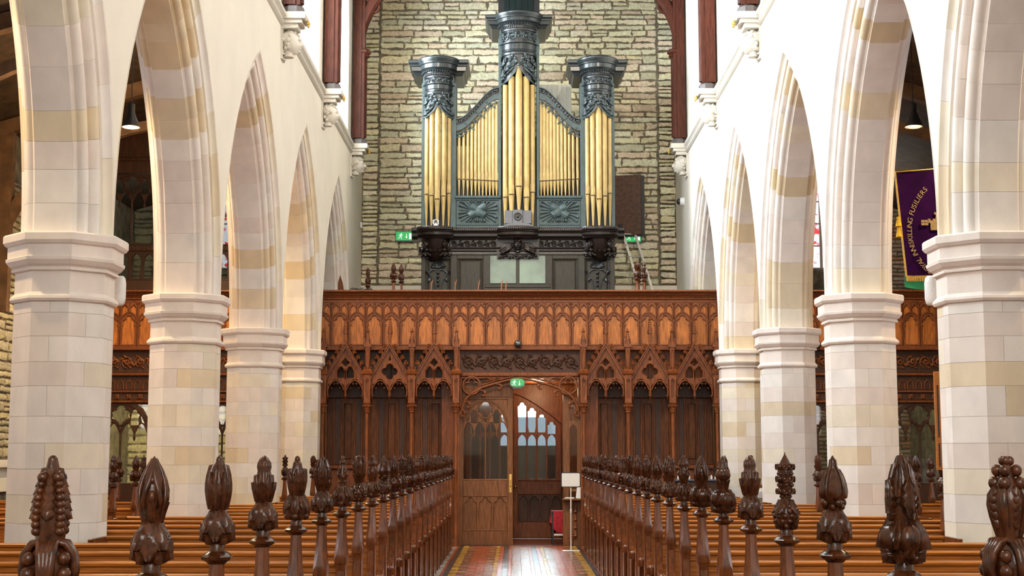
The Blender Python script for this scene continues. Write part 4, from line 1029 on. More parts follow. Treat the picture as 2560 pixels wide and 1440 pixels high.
m.leaf((0, 0, 0), (0, -1, .3), (.5, 0, 1), .075, .055, .55, 2, .004); m.leaf((.006, .0, .005), (1, 0, .2), (.9, 0, .3), .062, .05, .6, 2, .004); m.ball((.026, -.008, .045), .016, 7, 5); m.ball((.046, -.004, .024), .013, 7, 5); m.tube([(0, 0, -.02), (.02, 0, .02), (.03, 0, .04)], [.009, .011, .007], 5)
CROCKM = m.mesh('crocket', M_screen, 60)
m = MB(); m.cbox(-.020, .020, -.02, .02, 3.50, 3.80, .005); spire(m, 3.74, 4.05, .030, 7, 0, 0, .7)
for s in (-1, 1): m.tube([(s*.024, 0, 3.66), (s*.010, 0, 3.80)], [.004, .009], 4)
GFINM = m.mesh('gable_finial', M_screen, 50)
m = MB(); m.tube([(0, -.03, 2.64), (0, -.03, 2.93)], .012, 6); m.lathe([(.030, 2.645), (.034, 2.635), (.018, 2.62), (.010, 2.60), (.001, 2.575)], 8); PENDM = m.mesh('pendant', M_screen, 50)
M_screendk2 = material('recess_shade_oak', (0.105, 0.032, 0.008), 0.45, var=.28, scale=8, stretch=(6, 6, .6), rnd=.15, spec=.25)  # screen oak darkened, the shade of the stall recess put into its colour
def screen(sx):
    t = thing('canopied_screen', 'oak screen of three crocketed pointed canopies %s of the doorway' % sidename[sx], 'wooden screen', (0, DS, 0))
    px = [1.130, 1.917, 2.705, 3.490]
    for x in px:
        p = put('post', SHAFTM, t, (sx*x, -.16, 0)); put('carved_capital', CAPM, p); put('buttress_face', BUTM, p, (0, -.035, 0)); put('pinnacle_base', BUTT2, p, (0, -.02, 0)); put('pinnacle', PINM, p, (0, -.02, 0))
    for i in range(3):
        cx_ = sx*(px[i] + px[i + 1])/2
        g = put('canopy_gable', GP['B' if i == 1 else 'A'], t, (cx_, -.13, 0))
        put('rake_moulding', RAKEM, g, (0, -.0, 0)); put('gable_finial', GFINM, g, (0, -.03, 0))
        for xx in (-.31, 0, .31): put('pendant', PENDM, g, (xx, 0, 0), scale=(1, 1, 1))
        for s in (-1, 1):
            for q in range(6):
                f = (q + .55)/6.3; o = put('crocket', CROCKM, g, (s*(.425*(1 - f) + .012), -.045, 2.93 + .62*f), (0, 0, 0)); o.scale = (s*1.18, 1.18, 1.18)
        if i in (0, 2):
            m = MB()
            for s in (-1, 1): m.tube([(s*.0, -.028, 2.90), (s*.0, -.028, 3.10), (s*.075, -.028, 3.18)], .011, 6); m.tube([(s*.172, -.028, 2.92), (s*.168, -.028, 3.05), (s*.12, -.028, 3.19), (0, -.028, 3.325)], .012, 6)
            m.build('tracery_rib', M_screen, g, 60)
        m = MB()
        for s in (-1, 1):
            c0 = s*.167
            pts = [(c0 - .145 + .29*u, -.026, 2.74 + .17*math.sin(PI*u)**.75) for u in [j/12 for j in range(13)]]; m.tube(pts, .012, 6)
            for q, zz in ((-.10, 2.79), (.10, 2.79), (-.04, 2.86), (.04, 2.86)): m.ball((c0 + q*.75, -.02, zz - .015), .014, 6, 5)
        m.build('cusped_arch', M_screen, g, 60)
        for q in range(4):      # boards behind the gables, under the gallery
            w = .785/4; x = cx_ - .3925 + w*q
            m = MB(); m.cbox(.002, w - .002, 0, .02, 2.88, 3.455, .004); m.build('upper_board', M_screendk if sx < 0 else M_screen, t, loc=(x, .16, 0))  # shade put into the colour: dark oak on the left, lit tone right
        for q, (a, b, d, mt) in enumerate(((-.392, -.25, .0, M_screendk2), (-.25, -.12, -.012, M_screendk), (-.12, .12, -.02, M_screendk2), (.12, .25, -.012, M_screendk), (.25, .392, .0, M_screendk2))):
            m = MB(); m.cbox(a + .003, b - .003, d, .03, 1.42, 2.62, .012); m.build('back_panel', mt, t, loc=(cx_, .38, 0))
            if q % 2 == 0 and q == 2:
                m = MB(); m.cbox(a + .05, b - .05, -.035, -.01, 1.52, 2.52, .015); m.build('raised_panel', M_screendk2, t, loc=(cx_, .38, 0))
            for xx in (a, ): m = MB(); m.tube([(xx, -.012, 1.42), (xx, -.012, 2.62)], .010, 6); m.build('bead', M_screen, t, loc=(cx_, .38, 0))
        m = MB(); m.cbox(-.392, .392, -.04, .03, 2.62, 2.88, .01); m.build('head_rail', M_screendk, t, loc=(cx_, .38, 0))  # dark oak stands in for the shade under the canopy
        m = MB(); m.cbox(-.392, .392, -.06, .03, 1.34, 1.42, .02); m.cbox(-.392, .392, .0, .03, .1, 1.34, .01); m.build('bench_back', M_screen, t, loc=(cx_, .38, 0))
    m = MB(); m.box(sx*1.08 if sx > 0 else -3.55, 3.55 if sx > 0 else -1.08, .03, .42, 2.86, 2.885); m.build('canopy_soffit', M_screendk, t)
    for xx in (1.09, 3.53): m = MB(); m.box(sx*xx - .02, sx*xx + .02, -.10, .42, 0, 3.45); m.build('side_cheek', M_screen, t)
    m = MB(); m.cbox(sx*1.1 if sx > 0 else -3.5, 3.5 if sx > 0 else -1.1, -.19, .40, 0, .12, .015); m.build('plinth', M_screen, t)
    return t
for sx in (-1, 1): screen(sx)

# ------------------------------------------------------------------ doorway in the middle of the screen
t = thing('doorway', 'oak doorway frame with pierced arch tracery between the canopied screens', 'doorway', (0, DS, 0))
m = MB(); m.cbox(-1.07, 1.07, -.06, .10, 2.985, 3.055, .015); m.cbox(-1.07, 1.07, -.03, .10, 2.95, 2.985, .006); m.build('transom_beam', M_screen, t)
m = MB(); m.box(-1.07, 1.07, .02, .10, 3.055, 3.455); m.build('frieze_board', M_screendk, t)
m = MB(); scroll_band(m, 9, 2.05, .30, .02, .013, 3); m.xf(Matrix.Translation((0, .01, 3.255))); m.build('carved_frieze', M_screendk, t, 60)
for s in (-1, 1):
    m = MB(); arc = [(1.06, 2.30), (1.02, 2.46), (.95, 2.60), (.84, 2.70), (.68, 2.785), (.48, 2.85), (.25, 2.91), (0, 2.965)]
    m.tube([(s*x, -.05, z) for x, z in arc], [.026, .026, .026, .026, .024, .022, .020, .018], 7); m.tube([(s*x, -.03, z + .05) for x, z in arc[3:]], .016, 6)
    m.tube([(s*1.05, -.04, 2.97), (s*1.05, -.04, 2.3)], .02, 6)
    m.tube([(s*.86 + .155*math.cos(2*PI*q/24), -.05, 2.825 + .155*math.sin(2*PI*q/24)) for q in range(25)], .022, 6)
    for q in range(4):
        a = q*PI/2; cx_, cz = s*.86 + .072*math.cos(a), 2.825 + .072*math.sin(a)
        m.tube([(cx_ + .058*math.cos(a + b), -.05, cz + .058*math.sin(a + b)) for b in [-2.2 + 4.4*j/10 for j in range(11)]], .011, 5)
    for (x0, z0), (x1, z1), (x2, z2) in (((.74, 2.755), (.62, 2.72), (.63, 2.655)), ((.97, 2.55), (.885, 2.52), (.89, 2.45)), ((.44, 2.86), (.33, 2.835), (.335, 2.78)), ((1.03, 2.42), (.985, 2.36), (1.0, 2.29))):
        m.tube([(s*x0, -.05, z0), (s*(x0*.3 + x1*.7), -.055, z0*.4 + z1*.6), (s*x1, -.055, (z1 + z2)/2), (s*x2, -.05, z2)], [.018, .016, .014, .016], 6); m.ball((s*x2, -.055, z2 - .005), .017, 7, 5); m.leaf((s*(x1 + .03), -.05, z1 + .02), (0, -1, 0), (-s*.5, 0, -.6), .08, .05, .4, 2); m.leaf((s*x2, -.05, z2), (0, -1, 0), (s*.8, 0, -.3), .06, .04, .4, 2)
    m.tube([(s*.62, -.045, 2.90), (s*.50, -.045, 2.93), (s*.40, -.045, 2.97)], .012, 5); m.tube([(s*.60, -.045, 2.97), (s*.50, -.045, 2.93), (s*.30, -.045, 2.93)], .012, 5)
    m.build('spandrel_tracery', M_screen, t, 60)
m = MB(); m.box(.77, .865, .02, .14, 0, 2.66); m.box(-1.08, -1.03, .0, .14, 0, 2.95); m.box(1.03, 1.08, .0, .14, 0, 2.95); m.build('jamb', M_door, t)
m = MB(); m.box(-1.03, -.12, .06, .12, 2.63, 2.95); m.build('overdoor_panel', M_door, t)

def door_tracery(w, z0, z1, name='tracery', mat=None, mull=.024):
    """two big lights with paired pointed heads and a pendant, quatrefoil and trefoil lights in a pointed arch above"""
    h = w/2; zs = z0 + (z1 - z0)*.615; H = []
    q = w/4
    for s in (-1, 1):
        x0, x1 = (mull/2, h - mull*.4) if s > 0 else (-h + mull*.4, -mull/2); xm = (x0 + x1)/2; pts = [(x0, z0), (x1, z0), (x1, zs)]
        r = (x1 - x0)/2*.52
        for i in range(1, 8): u = i/7; pts.append((x1 - u*(x1 - xm - .012)*.5, zs + .19*w*math.sin(u*PI/2)))
        for i in range(1, 8): u = i/7; pts.append((x1 - (x1 - xm - .012)*(.5 + .5*u), zs + .19*w*math.cos(u*PI/2) + .0))
        pts += [(xm + .012, zs - .05), (xm - .012, zs - .05)]
        for i in range(0, 7): u = i/7; pts.append((xm - .012 - u*(xm - .012 - x0)*.5, zs + .19*w*math.sin(u*PI/2)))
        for i in range(0, 8): u = i/7; pts.append((x0 + (xm - .012 - x0)*(.5 - .5*u), zs + .19*w*math.cos(u*PI/2)))
        H.append(pts)
    zu = zs + .215*w
    H.append(quatrefoil(0, z1 - .20*w, .175*w, 56)); H.append([(-.045*w, z1 - .415*w), (.045*w, z1 - .415*w), (0, z1 - .50*w)][::-1])
    for s in (-1, 1):
        H.append(star((s*q*1.0, zu + .10*w), [('r', s*q - .075*w, s*q + .075*w, zu - .05*w, zu + .10*w), ('c', s*q - .045*w, zu + .13*w, .043*w), ('c', s*q + .045*w, zu + .13*w, .043*w), ('c', s*q, zu + .19*w, .045*w)], 40, clip=lambda x, z: (x, z)))
        H.append([(s*.36*w, zu + .06*w), (s*.365*w, zu + .14*w), (s*.415*w, zu + .02*w), (s*.435*w, zu - .02*w), (s*.385*w, zu + .0*w)])
        H.append([(s*.30*w, z1 - .01*w), (s*.485*w, z1 - .01*w), (s*.485*w, zu + .10*w), (s*.40*w, zu + .25*w)])
    me = plate(name, rect(-h, h, z0 - .03, z1 + .02), H, .034, .007, mat or M_door)
    m = MB(); zb = zu - .14*w; A = [(h*(1 - u**1.55), zb + (z1 + .0 - zb)*math.sin(u*PI/2)**.92) for u in [j/14 for j in range(15)]]
    for s in (-1, 1): m.tube([(s*x, -.02, z) for x, z in A], .015, 6)
    m.tube([(0, -.02, z0), (0, -.02, zs + .06), (0, -.02, zs + .06)], .014, 6)
    for s in (-1, 1): m.tube([(.0, -.02, zs + .05), (s*.055*w, -.02, zu + .02*w), (s*.125*w, -.02, z1 - .345*w)], .012, 6)
    m.tube([(.185*w*math.cos(2*PI*j/20), -.02, z1 - .20*w + .185*w*math.sin(2*PI*j/20)) for j in range(21)], .012, 6)
    for s in (-1, 1):
        xm = s*q; m.lathe([(.024, zs - .045), (.030, zs - .06), (.018, zs - .075), (.022, zs - .09), (.010, zs - .105), (.001, zs - .125)], 8, (xm, -.0, 0))
    return me, m.mesh('moulded_rib', mat or M_door, 60)
DTR, DRIB = door_tracery(.80, 1.16, 2.55)
def leaf_door(name, loc, rot, flip=1):
    d = holder(name, loc); d.rotation_euler = (0, 0, rot)
    # hinge at x = 0, leaf runs to x = .92
    tr = put('tracery', DTR, d, (.44, 0, 0)); put('moulded_rib', DRIB, tr)
    p = MB(); p.box(.04, .84, -.004, .004, 1.14, 2.56); p.build('glass_pane', GL_clear, d)
    m = MB(); m.cbox(0, .045, -.028, .028, 0, 2.66, .004); m.cbox(.835, .93, -.028, .028, 0, 2.66, .004); m.build('stile', M_door, d)
    m = MB(); m.cbox(.045, .835, -.026, .026, .85, 1.13, .006); m.cbox(.045, .835, -.026, .026, 2.57, 2.66, .004); m.cbox(.045, .835, -.026, .026, 0, .245, .006); m.build('rail', M_door, d)
    pl = plate('panel_tracery', rect(.045, .835, .245, .85), [lancet(.045 + .79*(i + .5)/3, .225, .275, .69, 48) for i in range(3)], .04, .008, M_door); put('panel_tracery', pl, d)
    for i in range(3): m = MB(); m.cbox(.05 + .79*i/3, .04 + .79*(i + 1)/3, .0, .018, .25, .85, .004); m.build('lower_panel', M_door, d)
    m = MB(); m.cbox(.865, .912, -.040, -.028, .92, 1.25, .004); m.tube([(.888, -.045, 1.02), (.888, -.085, 1.04), (.888, -.085, 1.12), (.888, -.045, 1.14)], .008, 6); m.build('brass_push_plate', M_brass, d)
    return d
leaf_door('door_1', (-1.055, DS + .10, .012), 0)
leaf_door('door_2', (.80, DS + .16, .012), math.radians(86))
# fixed glazed side light with book shelf
t = thing('side_light', 'narrow glazed oak panel right of the open doorway with carved bracket shelf', 'door panel', (.95, DS + .04, 0))
m = plate('frame', rect(-.085, .085, .95, 2.62), [plain_lancet(0, .13, 1.0, 2.02), [(-.06, 2.2), (-.01, 2.2), (-.01, 2.5), (-.06, 2.42)], [(.06, 2.2), (.01, 2.2), (.01, 2.5), (.06, 2.42)]], .04, .006, M_door); put('frame', m, t)
p = MB(); p.box(-.08, .08, .0, .006, .97, 2.6); p.build('glass_pane', GL_clear, t)
m = MB(); m.cbox(-.19, .10, -.03, .05, 0, .80, .01); m.build('lower_panel', M_door, t)
m = MB(); m.cbox(-.20, .12, -.22, .02, .80, .835, .01); m.prism([(-.03, .55), (-.03, .80), (-.18, .80), (-.10, .70)][::-1], -.06, -.02, 'yz'); m.build('shelf', M_door, t)
m = MB(); 
for z in (.16, .30, .44, .58): m.lathe([(.02, z), (.035, z + .02), (.02, z + .05), (.028, z + .09), (.02, z + .12)], 10, (.03, -.06, 0))
m.scroll((-.03, -.06, .17), .06, 1.4, 0, 1, .014, 'xz', 16, 5); m.scroll((-.06, -.06, .07), .05, 1.4, 2, -1, .014, 'xz', 16, 5); m.build('turned_bracket', M_screen, t, 50)
o = MB(); o.box(-.14, .02, -.17, -.04, 0, .012); o.box(-.12, .03, -.16, -.05, .012, .018); tag(o.build('hymn_sheets', M_whitepl, None, loc=(.93, DS + .0, .838)), 'white papers lying on the little shelf right of the doorway', 'paper')
o = MB(); o.box(0, .085, -.008, .008, 0, .20); tag(o.build('leaflet', M_whitepl, None, loc=(.985, DS - .045, .842), rot=(-.12, .12, 0)), 'pale upright leaflet leaning at the back of the little shelf', 'leaflet')

# lobby with its arched double doors
d_ = bpy.data.lights.new('lobby_lamp_light', 'POINT'); d_.energy = 32; d_.color = (1.0, .72, .42); d_.shadow_soft_size = .12
o_ = bpy.data.objects.new('lobby_lamp_light', d_); C.objects.link(o_); o_.location = (.35, 26.7, 2.75)
m = MB(); m.box(-1.4, -1.12, DS + .15, 27.6, 0, 2.95); m.box(1.12, 1.4, DS + .15, 27.6, 0, 2.95); struct(m.build('wall_vestibule', M_screen))
m = MB(); m.box(-1.4, 1.4, DS + .14, 27.62, 2.95, 3.0); struct(m.build('ceiling_vestibule', M_screen))
m = MB(); m.box(-1.4, 1.4, DS + .1, 27.6, 0, .004); struct(m.build('floor_vestibule', material('red_lobby_floor', (.16, .045, .025), .35, var=.1)))
for s in (-1, 1):
    d = holder('door_%d' % (3 if s < 0 else 4), (-.12, 27.66, 0)); W = .93
    def top(x): return 2.80 - .60*(abs(x)/.95)**1.35
    holes = []
    for i in range(4):
        cx_ = .17 + .19*i
        holes.append([(s*x, z) for x, z in plain_lancet(cx_, .155, 1.14, 1.86)])
        hh = top(cx_) - .17
        holes.append([(s*x, z) for x, z in star((cx_, hh - .10), [('r', cx_ - .075, cx_ + .075, 2.03 if hh > 2.25 else 2.0, hh - .08), ('c', cx_ - .04, hh - .06, .04), ('c', cx_ + .04, hh - .06, .04), ('c', cx_, hh - .01, .042)], 40)])
    out = [(0, 1.10), (W, 1.10), (W, top(W))] + [(W*(1 - i/12), top(W*(1 - i/12))) for i in range(1, 13)]
    if s < 0: out = [(-x, z) for x, z in out][::-1]
    me = plate('tracery', out, holes, .05, .008, M_screen); put('tracery', me, d)
    m = MB(); m.prism([(s*x, z) for x, z in out], .002, .006); m.build('glass_pane', GL_clear, d)
    m = MB(); m.cbox(min(0, s*W), max(0, s*W), -.02, .03, .84, 1.10, .01); m.cbox(min(0, s*W), max(0, s*W), -.02, .03, 0.006, .32, .01); m.cbox(min(0, s*.09), max(0, s*.09), -.035, .03, 0.006, 2.75, .008); m.build('rail', M_screen, d)
    pl = plate('panel_tracery', rect(min(s*.09, s*W), max(s*.09, s*W), .32, .84), [lancet(s*(.09 + .84*(i + .5)/4), .17, .34, .70, 40) for i in range(4)], .04, .006, M_screendk); put('panel_tracery', pl, d)
    m = MB(); m.box(min(s*.09, s*W), max(s*.09, s*W), .005, .02, .32, .84); m.build('lower_panel', M_screendk, d)
    m = MB(); m.ball((s*.045, -.075, .99), (.030, .030, .030), 10, 8); m.lathe([(.034, 0), (.034, .01)], 10, (s*.045, -.045, .955)); m.tube([(s*.045, -.03, .99), (s*.045, -.07, .99)], .012, 6); m.build('brass_knob', M_brass, d, 60)
m = MB()
arch_o = [(1.12, 0), (1.12, 2.95), (-1.36, 2.95), (-1.36, 0), (-1.05, 0), (-1.05, 2.2)] + [(-.12 + x, 2.80 - .60*(abs(x)/.95)**1.35 - .025) for x in [(-.93 + 1.86*i/24) for i in range(25)]] + [(.81, 0)]
me = plate('trim_5', arch_o[::-1], [], .10, .008, M_screen); o = put('trim_5', me, None, (0, 27.62, 0)); struct(o)
m = MB(); m.tube([(-.12 + x, 27.55, 2.80 - .60*(abs(x)/.95)**1.35 + .05) for x in [(-.97 + 1.94*i/24) for i in range(25)]], .035, 8); m.build('arch_moulding', M_screen, o, 60)
# porch: daylight over the outer door
d = holder('door_5', (0, 31.2, 0)); m = MB(); m.cbox(-1.3, 1.3, -.04, .04, 0, 1.80, .01); m.box(-1.3, -.42, -.04, .04, 1.8, 3.3); m.box(1.0, 1.3, -.04, .04, 1.8, 3.3); m.build('door_leaf', M_screendk, d)
p = MB(); p.box(-.42, 1.0, -.01, .01, 2.42, 3.30); w_ = p.build('fanlight', G_west, d)
p = MB(); p.box(-.42, 1.0, -.01, .01, 1.80, 2.42); p.build('frosted_pane', glow('frosted_daylight', (.55, .68, .85), .55, (.2, .2, .2)), d)
m = MB(); m.box(-3.5, -1.3, 31.15, 31.39, 0, 3.42); m.box(1.3, 3.5, 31.15, 31.39, 0, 3.42); m.box(-2.2, -2.0, 27.8, 31.2, 0, 3.4); m.box(2.0, 2.2, 27.8, 31.2, 0, 3.4); m.box(-1.3, 1.3, 31.15, 31.25, 3.3, 3.42); struct(m.build('wall_porch_inner', M_plaster))

# ------------------------------------------------------------------ screens across the side aisles
ATR, ARIB = door_tracery(.98, 1.10, 2.50, mat=M_screendk, mull=.03)
def aisle_screen(sx):
    t = thing('aisle_screen', 'dark glazed oak screen under the gallery closing the %s aisle' % sidename[sx], 'wooden screen', (sx*6.45, DS, 0)); L = 2.1
    def rail(nm, z0, z1, y0, mat, b=.01): m = MB(); m.cbox(-L, L, y0, .10, z0, z1, b); m.build(nm, mat, t)
    rail('upper_board', 3.05, 3.455, .03, M_screendk); rail('moulding', 3.00, 3.05, -.03, M_screen, .015)
    m = MB(); scroll_band(m, 18, 4.1, .27, .02, .012, 7); m.xf(Matrix.Translation((0, .02, 3.25))); m.build('foliage_frieze', M_screen, t, 60)
    rail('arcade_board', 2.74, 3.00, .03, M_screendk)
    for i in range(28):
        m = MB(); x = -2.03 + i*.15; m.tube([(x - .05, .02, 2.76), (x - .05, .02, 2.86), (x, .02, 2.93), (x + .05, .02, 2.86), (x + .05, .02, 2.76)], .011, 5); m.build('arcade_arch', M_screen, t)
    rail('moulding', 2.70, 2.74, -.02, M_screen, .012); rail('rosette_board', 2.56, 2.70, .02, M_screendk); rail('moulding', 2.52, 2.56, -.02, M_screen, .012)
    for i in range(20):
        m = MB(); x = -2.0 + i*.21
        for q in range(4): a = PI/4 + q*PI/2; m.ball((x + .028*math.cos(a), .01, 2.63 + .028*math.sin(a)), (.024, .016, .024), 6, 5)
        m.ball((x, 0, 2.63), .015, 6, 5); m.build('rosette', M_screen, t, 60)
    for xc in (-1.15, .66, ) if sx > 0 else (-.66, 1.15):
        tr = put('window_tracery', ATR, t, (xc, .04, 0)); put('moulded_rib', ARIB, tr)
        p = MB(); p.box(xc - .49, xc + .49, .05, .056, 1.08, 2.52); p.build('glass_pane', GL_clear, t)
    xs = sorted([-L, -1.64, -.66, .17, 1.15, L]) if sx > 0 else sorted([-L, -1.15, -.17, .66, 1.64, L])
    for a, b in ((xs[0], xs[1]), (xs[2], xs[3]), (xs[4], xs[5])):
        m = MB(); m.cbox(a, b, .0, .10, 0, 2.52, .01); m.build('pier_board', M_screendk, t)
        xm = (a + b)/2; m = MB(); m.cbox(xm - .10, xm + .10, -.16, .0, 0, 2.25, .01); m.prism([(0, 2.25), (-.16, 2.25), (-.10, 2.44), (0, 2.47)][::-1], xm - .10, xm + .10, 'yz'); m.build('buttress', M_screen, t)
    rail('lower_board', 0, 1.07, .02, M_screendk)
    return t
for sx in (-1, 1): aisle_screen(sx)
# upper glazed screen over the left aisle gallery
UTR, URIB = door_tracery(.92, 5.42, 6.70, mat=M_screendk, mull=.03)
t = thing('gallery_screen', 'dark glazed oak screen with tall tracery above the gallery of the left aisle', 'wooden screen', (-6.45, DS + .28, 0))
m = MB(); m.cbox(-2.1, 2.1, -.02, .08, 4.53, 4.76, .01); m.build('lower_rail', M_screendk, t)
m = MB(); m.cbox(-2.1, 2.1, -.03, .08, 5.29, 5.40, .01); m.build('middle_rail', M_screendk, t)
m = MB(); m.cbox(-2.1, 2.1, -.03, .08, 6.73, 7.9, .01); m.cbox(-2.1, 2.1, -.10, .0, 6.95, 7.02, .02); m.build('upper_board', M_screendk, t)
for xc in (-.66, 1.15):
    tr = put('window_tracery', UTR, t, (xc, .03, 0)); put('moulded_rib', URIB, tr)
    p = MB(); p.box(xc - .46, xc + .46, .04, .046, 4.74, 6.74); p.build('glass_pane', GL_grey, t)
    me = plate('low_lights', rect(xc - .46, xc + .46, 4.74, 5.31), [plain_lancet(xc - .345 + .23*i, .17, 4.79, 5.10) for i in range(4)], .05, .006, M_screendk); put('low_lights', me, t, (0, .03, 0))
for a, b in ((-2.1, -1.12), (-.20, .69), (1.61, 2.1)): m = MB(); m.cbox(a, b, .0, .08, 4.76, 6.73, .01); m.build('pier_board', M_screendk, t)
# stained glass in the west end of each aisle
def stained():
    m = bpy.data.materials.new('stained_glass'); m.use_nodes = True; N = m.node_tree.nodes; L = m.node_tree.links; b = N['Principled BSDF']
    tc = N.new('ShaderNodeTexCoord'); v = N.new('ShaderNodeTexVoronoi'); v.inputs['Scale'].default_value = 13; L.new(tc.outputs['Object'], v.inputs['Vector'])
    r = N.new('ShaderNodeValToRGB'); r.color_ramp.interpolation = 'CONSTANT'; sp = N.new('ShaderNodeSeparateColor'); L.new(v.outputs['Color'], sp.inputs[0]); L.new(sp.outputs[0], r.inputs[0])
    e = r.color_ramp.elements; e[0].color = (.9, .9, 1, 1); e[1].position = .35; e[1].color = (.8, .04, .05, 1)
    for p, c in ((.5, (1, .85, .9, 1)), (.72, (.85, .25, .3, 1)), (.85, (.95, .95, 1, 1))): q = e.new(p); q.color = c
    L.new(r.outputs[0], b.inputs['Emission Color']); b.inputs['Emission Strength'].default_value = 1.6; b.inputs['Base Color'].default_value = (.05, .05, .05, 1); return m
G_stain = stained()
for sx in (-1, 1):
    p = MB(); p.prism(plain_lancet(sx*6.55, 1.0, 5.72, 7.2), YWEST - .05, YWEST - .03); w_ = struct(p.build('window_%d' % (50 if sx < 0 else 51), G_stain))
    m = MB()
    for xx in (-.5, -.17, .17, .5): m.box(sx*6.55 + xx - .03, sx*6.55 + xx + .03, YWEST - .09, YWEST - .03, 5.72, 7.8)
    for zz in (5.70, 6.2, 6.7, 7.2): m.box(sx*6.55 - .52, sx*6.55 + .52, YWEST - .07, YWEST - .03, zz, zz + .03)
    m.build('mullions', M_plaster if sx < 0 else M_whiteplaster, w_)
# ------------------------------------------------------------------ pipe organ on the gallery
OY = 28.6
t = thing('pipe_organ', 'three-towered blue-grey pipe organ with gold pipes on dark carved base', 'pipe organ', (-.03, OY, 3.56))
def P(mb, name, mat, smooth=None, par=None, dz=-3.56): mb.xf(Matrix.Translation((0, 0, dz))); return mb.build(name, mat, par or t, smooth)
# base
m = MB(); m.box(-1.955, 1.965, .03, 1.5, 3.56, 5.64); P(m, 'base_case', M_organbase)
def field(x0, x1, z0, z1, mat=M_organbase, nm='base_panel'):
    m = MB(); d = .018
    fr = .045
    m.add([(x0, .0, z0), (x1, .0, z0), (x1, .0, z1), (x0, .0, z1), (x0 + fr, .022, z0 + fr), (x1 - fr, .022, z0 + fr), (x1 - fr, .022, z1 - fr), (x0 + fr, .022, z1 - fr), (x0 + fr + .03, .008, z0 + fr + .03), (x1 - fr - .03, .008, z0 + fr + .03), (x1 - fr - .03, .008, z1 - fr - .03), (x0 + fr + .03, .008, z1 - fr - .03)],
          [(0,1,5,4), (1,2,6,5), (2,3,7,6), (3,0,4,7), (4,5,9,8), (5,6,10,9), (6,7,11,10), (7,4,8,11), (8,9,10,11)])
    return P(m, nm, mat)
for a, b in ((-1.955, -1.87), (-1.36, -1.23), (-.70, -.56), (.56, .70), (1.23, 1.36), (1.87, 1.965)): m = MB(); m.cbox(a, b, -.012, .04, 3.56, 5.63, .006); P(m, 'base_stile', M_organbase)
for a, b in ((-1.87, -1.36), (-1.23, -.70), (.70, 1.23), (1.36, 1.87)):
    field(a, b, 4.35, 5.56); m = MB(); m.cbox(a, b, -.010, .03, 5.55, 5.635, .004); P(m, 'base_rail', M_organbase)
for a, b in ((-.56, -.035), (.035, .56)):
    m = MB(); m.box(a, b, .0, .012, 5.05, 5.62); P(m, 'glass_door', M_greenglass)
m = MB(); m.cbox(-.035, .035, -.012, .03, 5.02, 5.62, .004); m.cbox(-.66, .66, -.03, .03, 4.96, 5.03, .006); m.cbox(-.66, .66, -.02, .03, 4.4, 4.96, .006); P(m, 'music_desk_frame', M_organbase)
# mouldings, frieze and bowed ledge
def bowed(prof, nm, mat, bows, x0, x1, smooth=40):
    """profile (depth, z) carried along the front with round bows in plan"""
    def yf(x):
        y = 0.0
        for c, w, d in bows:
            u = abs(x - c)/w
            if u < 1: y = max(y, d*math.sqrt(1 - u*u*.80) if u < .985 else 0)
        return y
    xs = []; n = 130
    for i in range(n + 1): xs.append(x0 + (x1 - x0)*i/n)
    for c, w, d in bows: xs += [c - w*.984, c + w*.984, c - w*.99, c + w*.99]
    xs = sorted(xs); m = MB()
    rings = [[(x, -yf(x) - d, z) for d, z in prof] for x in xs]
    m.loft(rings, True, True); return P(m, nm, mat, smooth)
BOWS = [(-1.665, .37, .26), (.0, .42, .26), (1.665, .37, .26)]
bowed([(-.3, 5.63), (.03, 5.63), (.035, 5.665), (.025, 5.69), (.055, 5.70), (.06, 5.745), (.085, 5.755), (.09, 5.775), (-.3, 5.775)], 'lower_moulding', M_organbrn, [(c, w*.92, d*.25) for c, w, d in BOWS], -1.98, 1.99)
m = MB(); m.box(-1.95, 1.96, -.0, .3, 5.77, 5.95); P(m, 'frieze_ground', M_organbrn)
for a in (-.88, .88): m = MB(); scroll_band(m, 7, .92, .15, .03, .009, 9); m.xf(Matrix.Translation((a, -.005, 5.86))); P(m, 'frieze_carving', M_organbrn, 60)
bowed([(-.5, 5.94), (.04, 5.94), (.06, 5.965), (.05, 5.985), (.11, 6.0), (.115, 6.055), (.15, 6.065), (.155, 6.085), (.185, 6.10), (.19, 6.125), (.17, 6.165), (-.5, 6.168)], 'ledge', M_organbrn, BOWS, -2.15, 2.16)
bd = MB()
xs = [-2.13 + 4.28*i/110 for i in range(111)]
for x in xs:
    y = 0
    for c, w, d in BOWS:
        u = abs(x - c)/w
        if u < .985: y = max(y, d*math.sqrt(1 - u*u*.8))
    bd.ball((x, -y - .19, 6.135), (.013, .013, .018), 5, 4)
P(bd, 'beading', M_organbrn, 60)
# carved heads under the bows
def cherub(m, x, y, z, s, seed, yaw=0.0):
    head_mesh(m, (x, y, z), s, seed, True, 30, Matrix.Rotation(yaw, 3, 'Z'))
def wing(m, x, y, z, s, w):
    for r_ in range(3):
        for q in range(5): m.leaf((x + s*(.03 + .03*q), y - .01*r_, z + .06 - .045*r_), (0, -1, 0), (s*.8, 0, -.55 - .1*q), w, .055, .2, 1, .005, 4, 4)
for c in (-1.665, 1.665):
    m = MB(); s = .10
    for k in (-1, 1): cherub(m, c + k*.19, -.15, 5.82, .085, 60 + k, k*.25)
    for k in range(-3, 4): m.leaf((c + k*.07, -.13 + abs(k)*.01, 5.93), (0, -1, 0), (k*.08, 0, -1), .30, .10, .35, 3, .006)
    m.lathe([(.12, 5.50), (.20, 5.62), (.27, 5.78), (.30, 5.94)], 14, (c, .06, 0)); 
    for k in (-1, 1):
        for q in range(7): m.ball((c + k*(.10 + .03*q), -.17 + .012*q, 5.60 + .02*(q % 3)), .028, 7, 5)
    P(m, 'cherub_bracket', M_organbrn, 60)
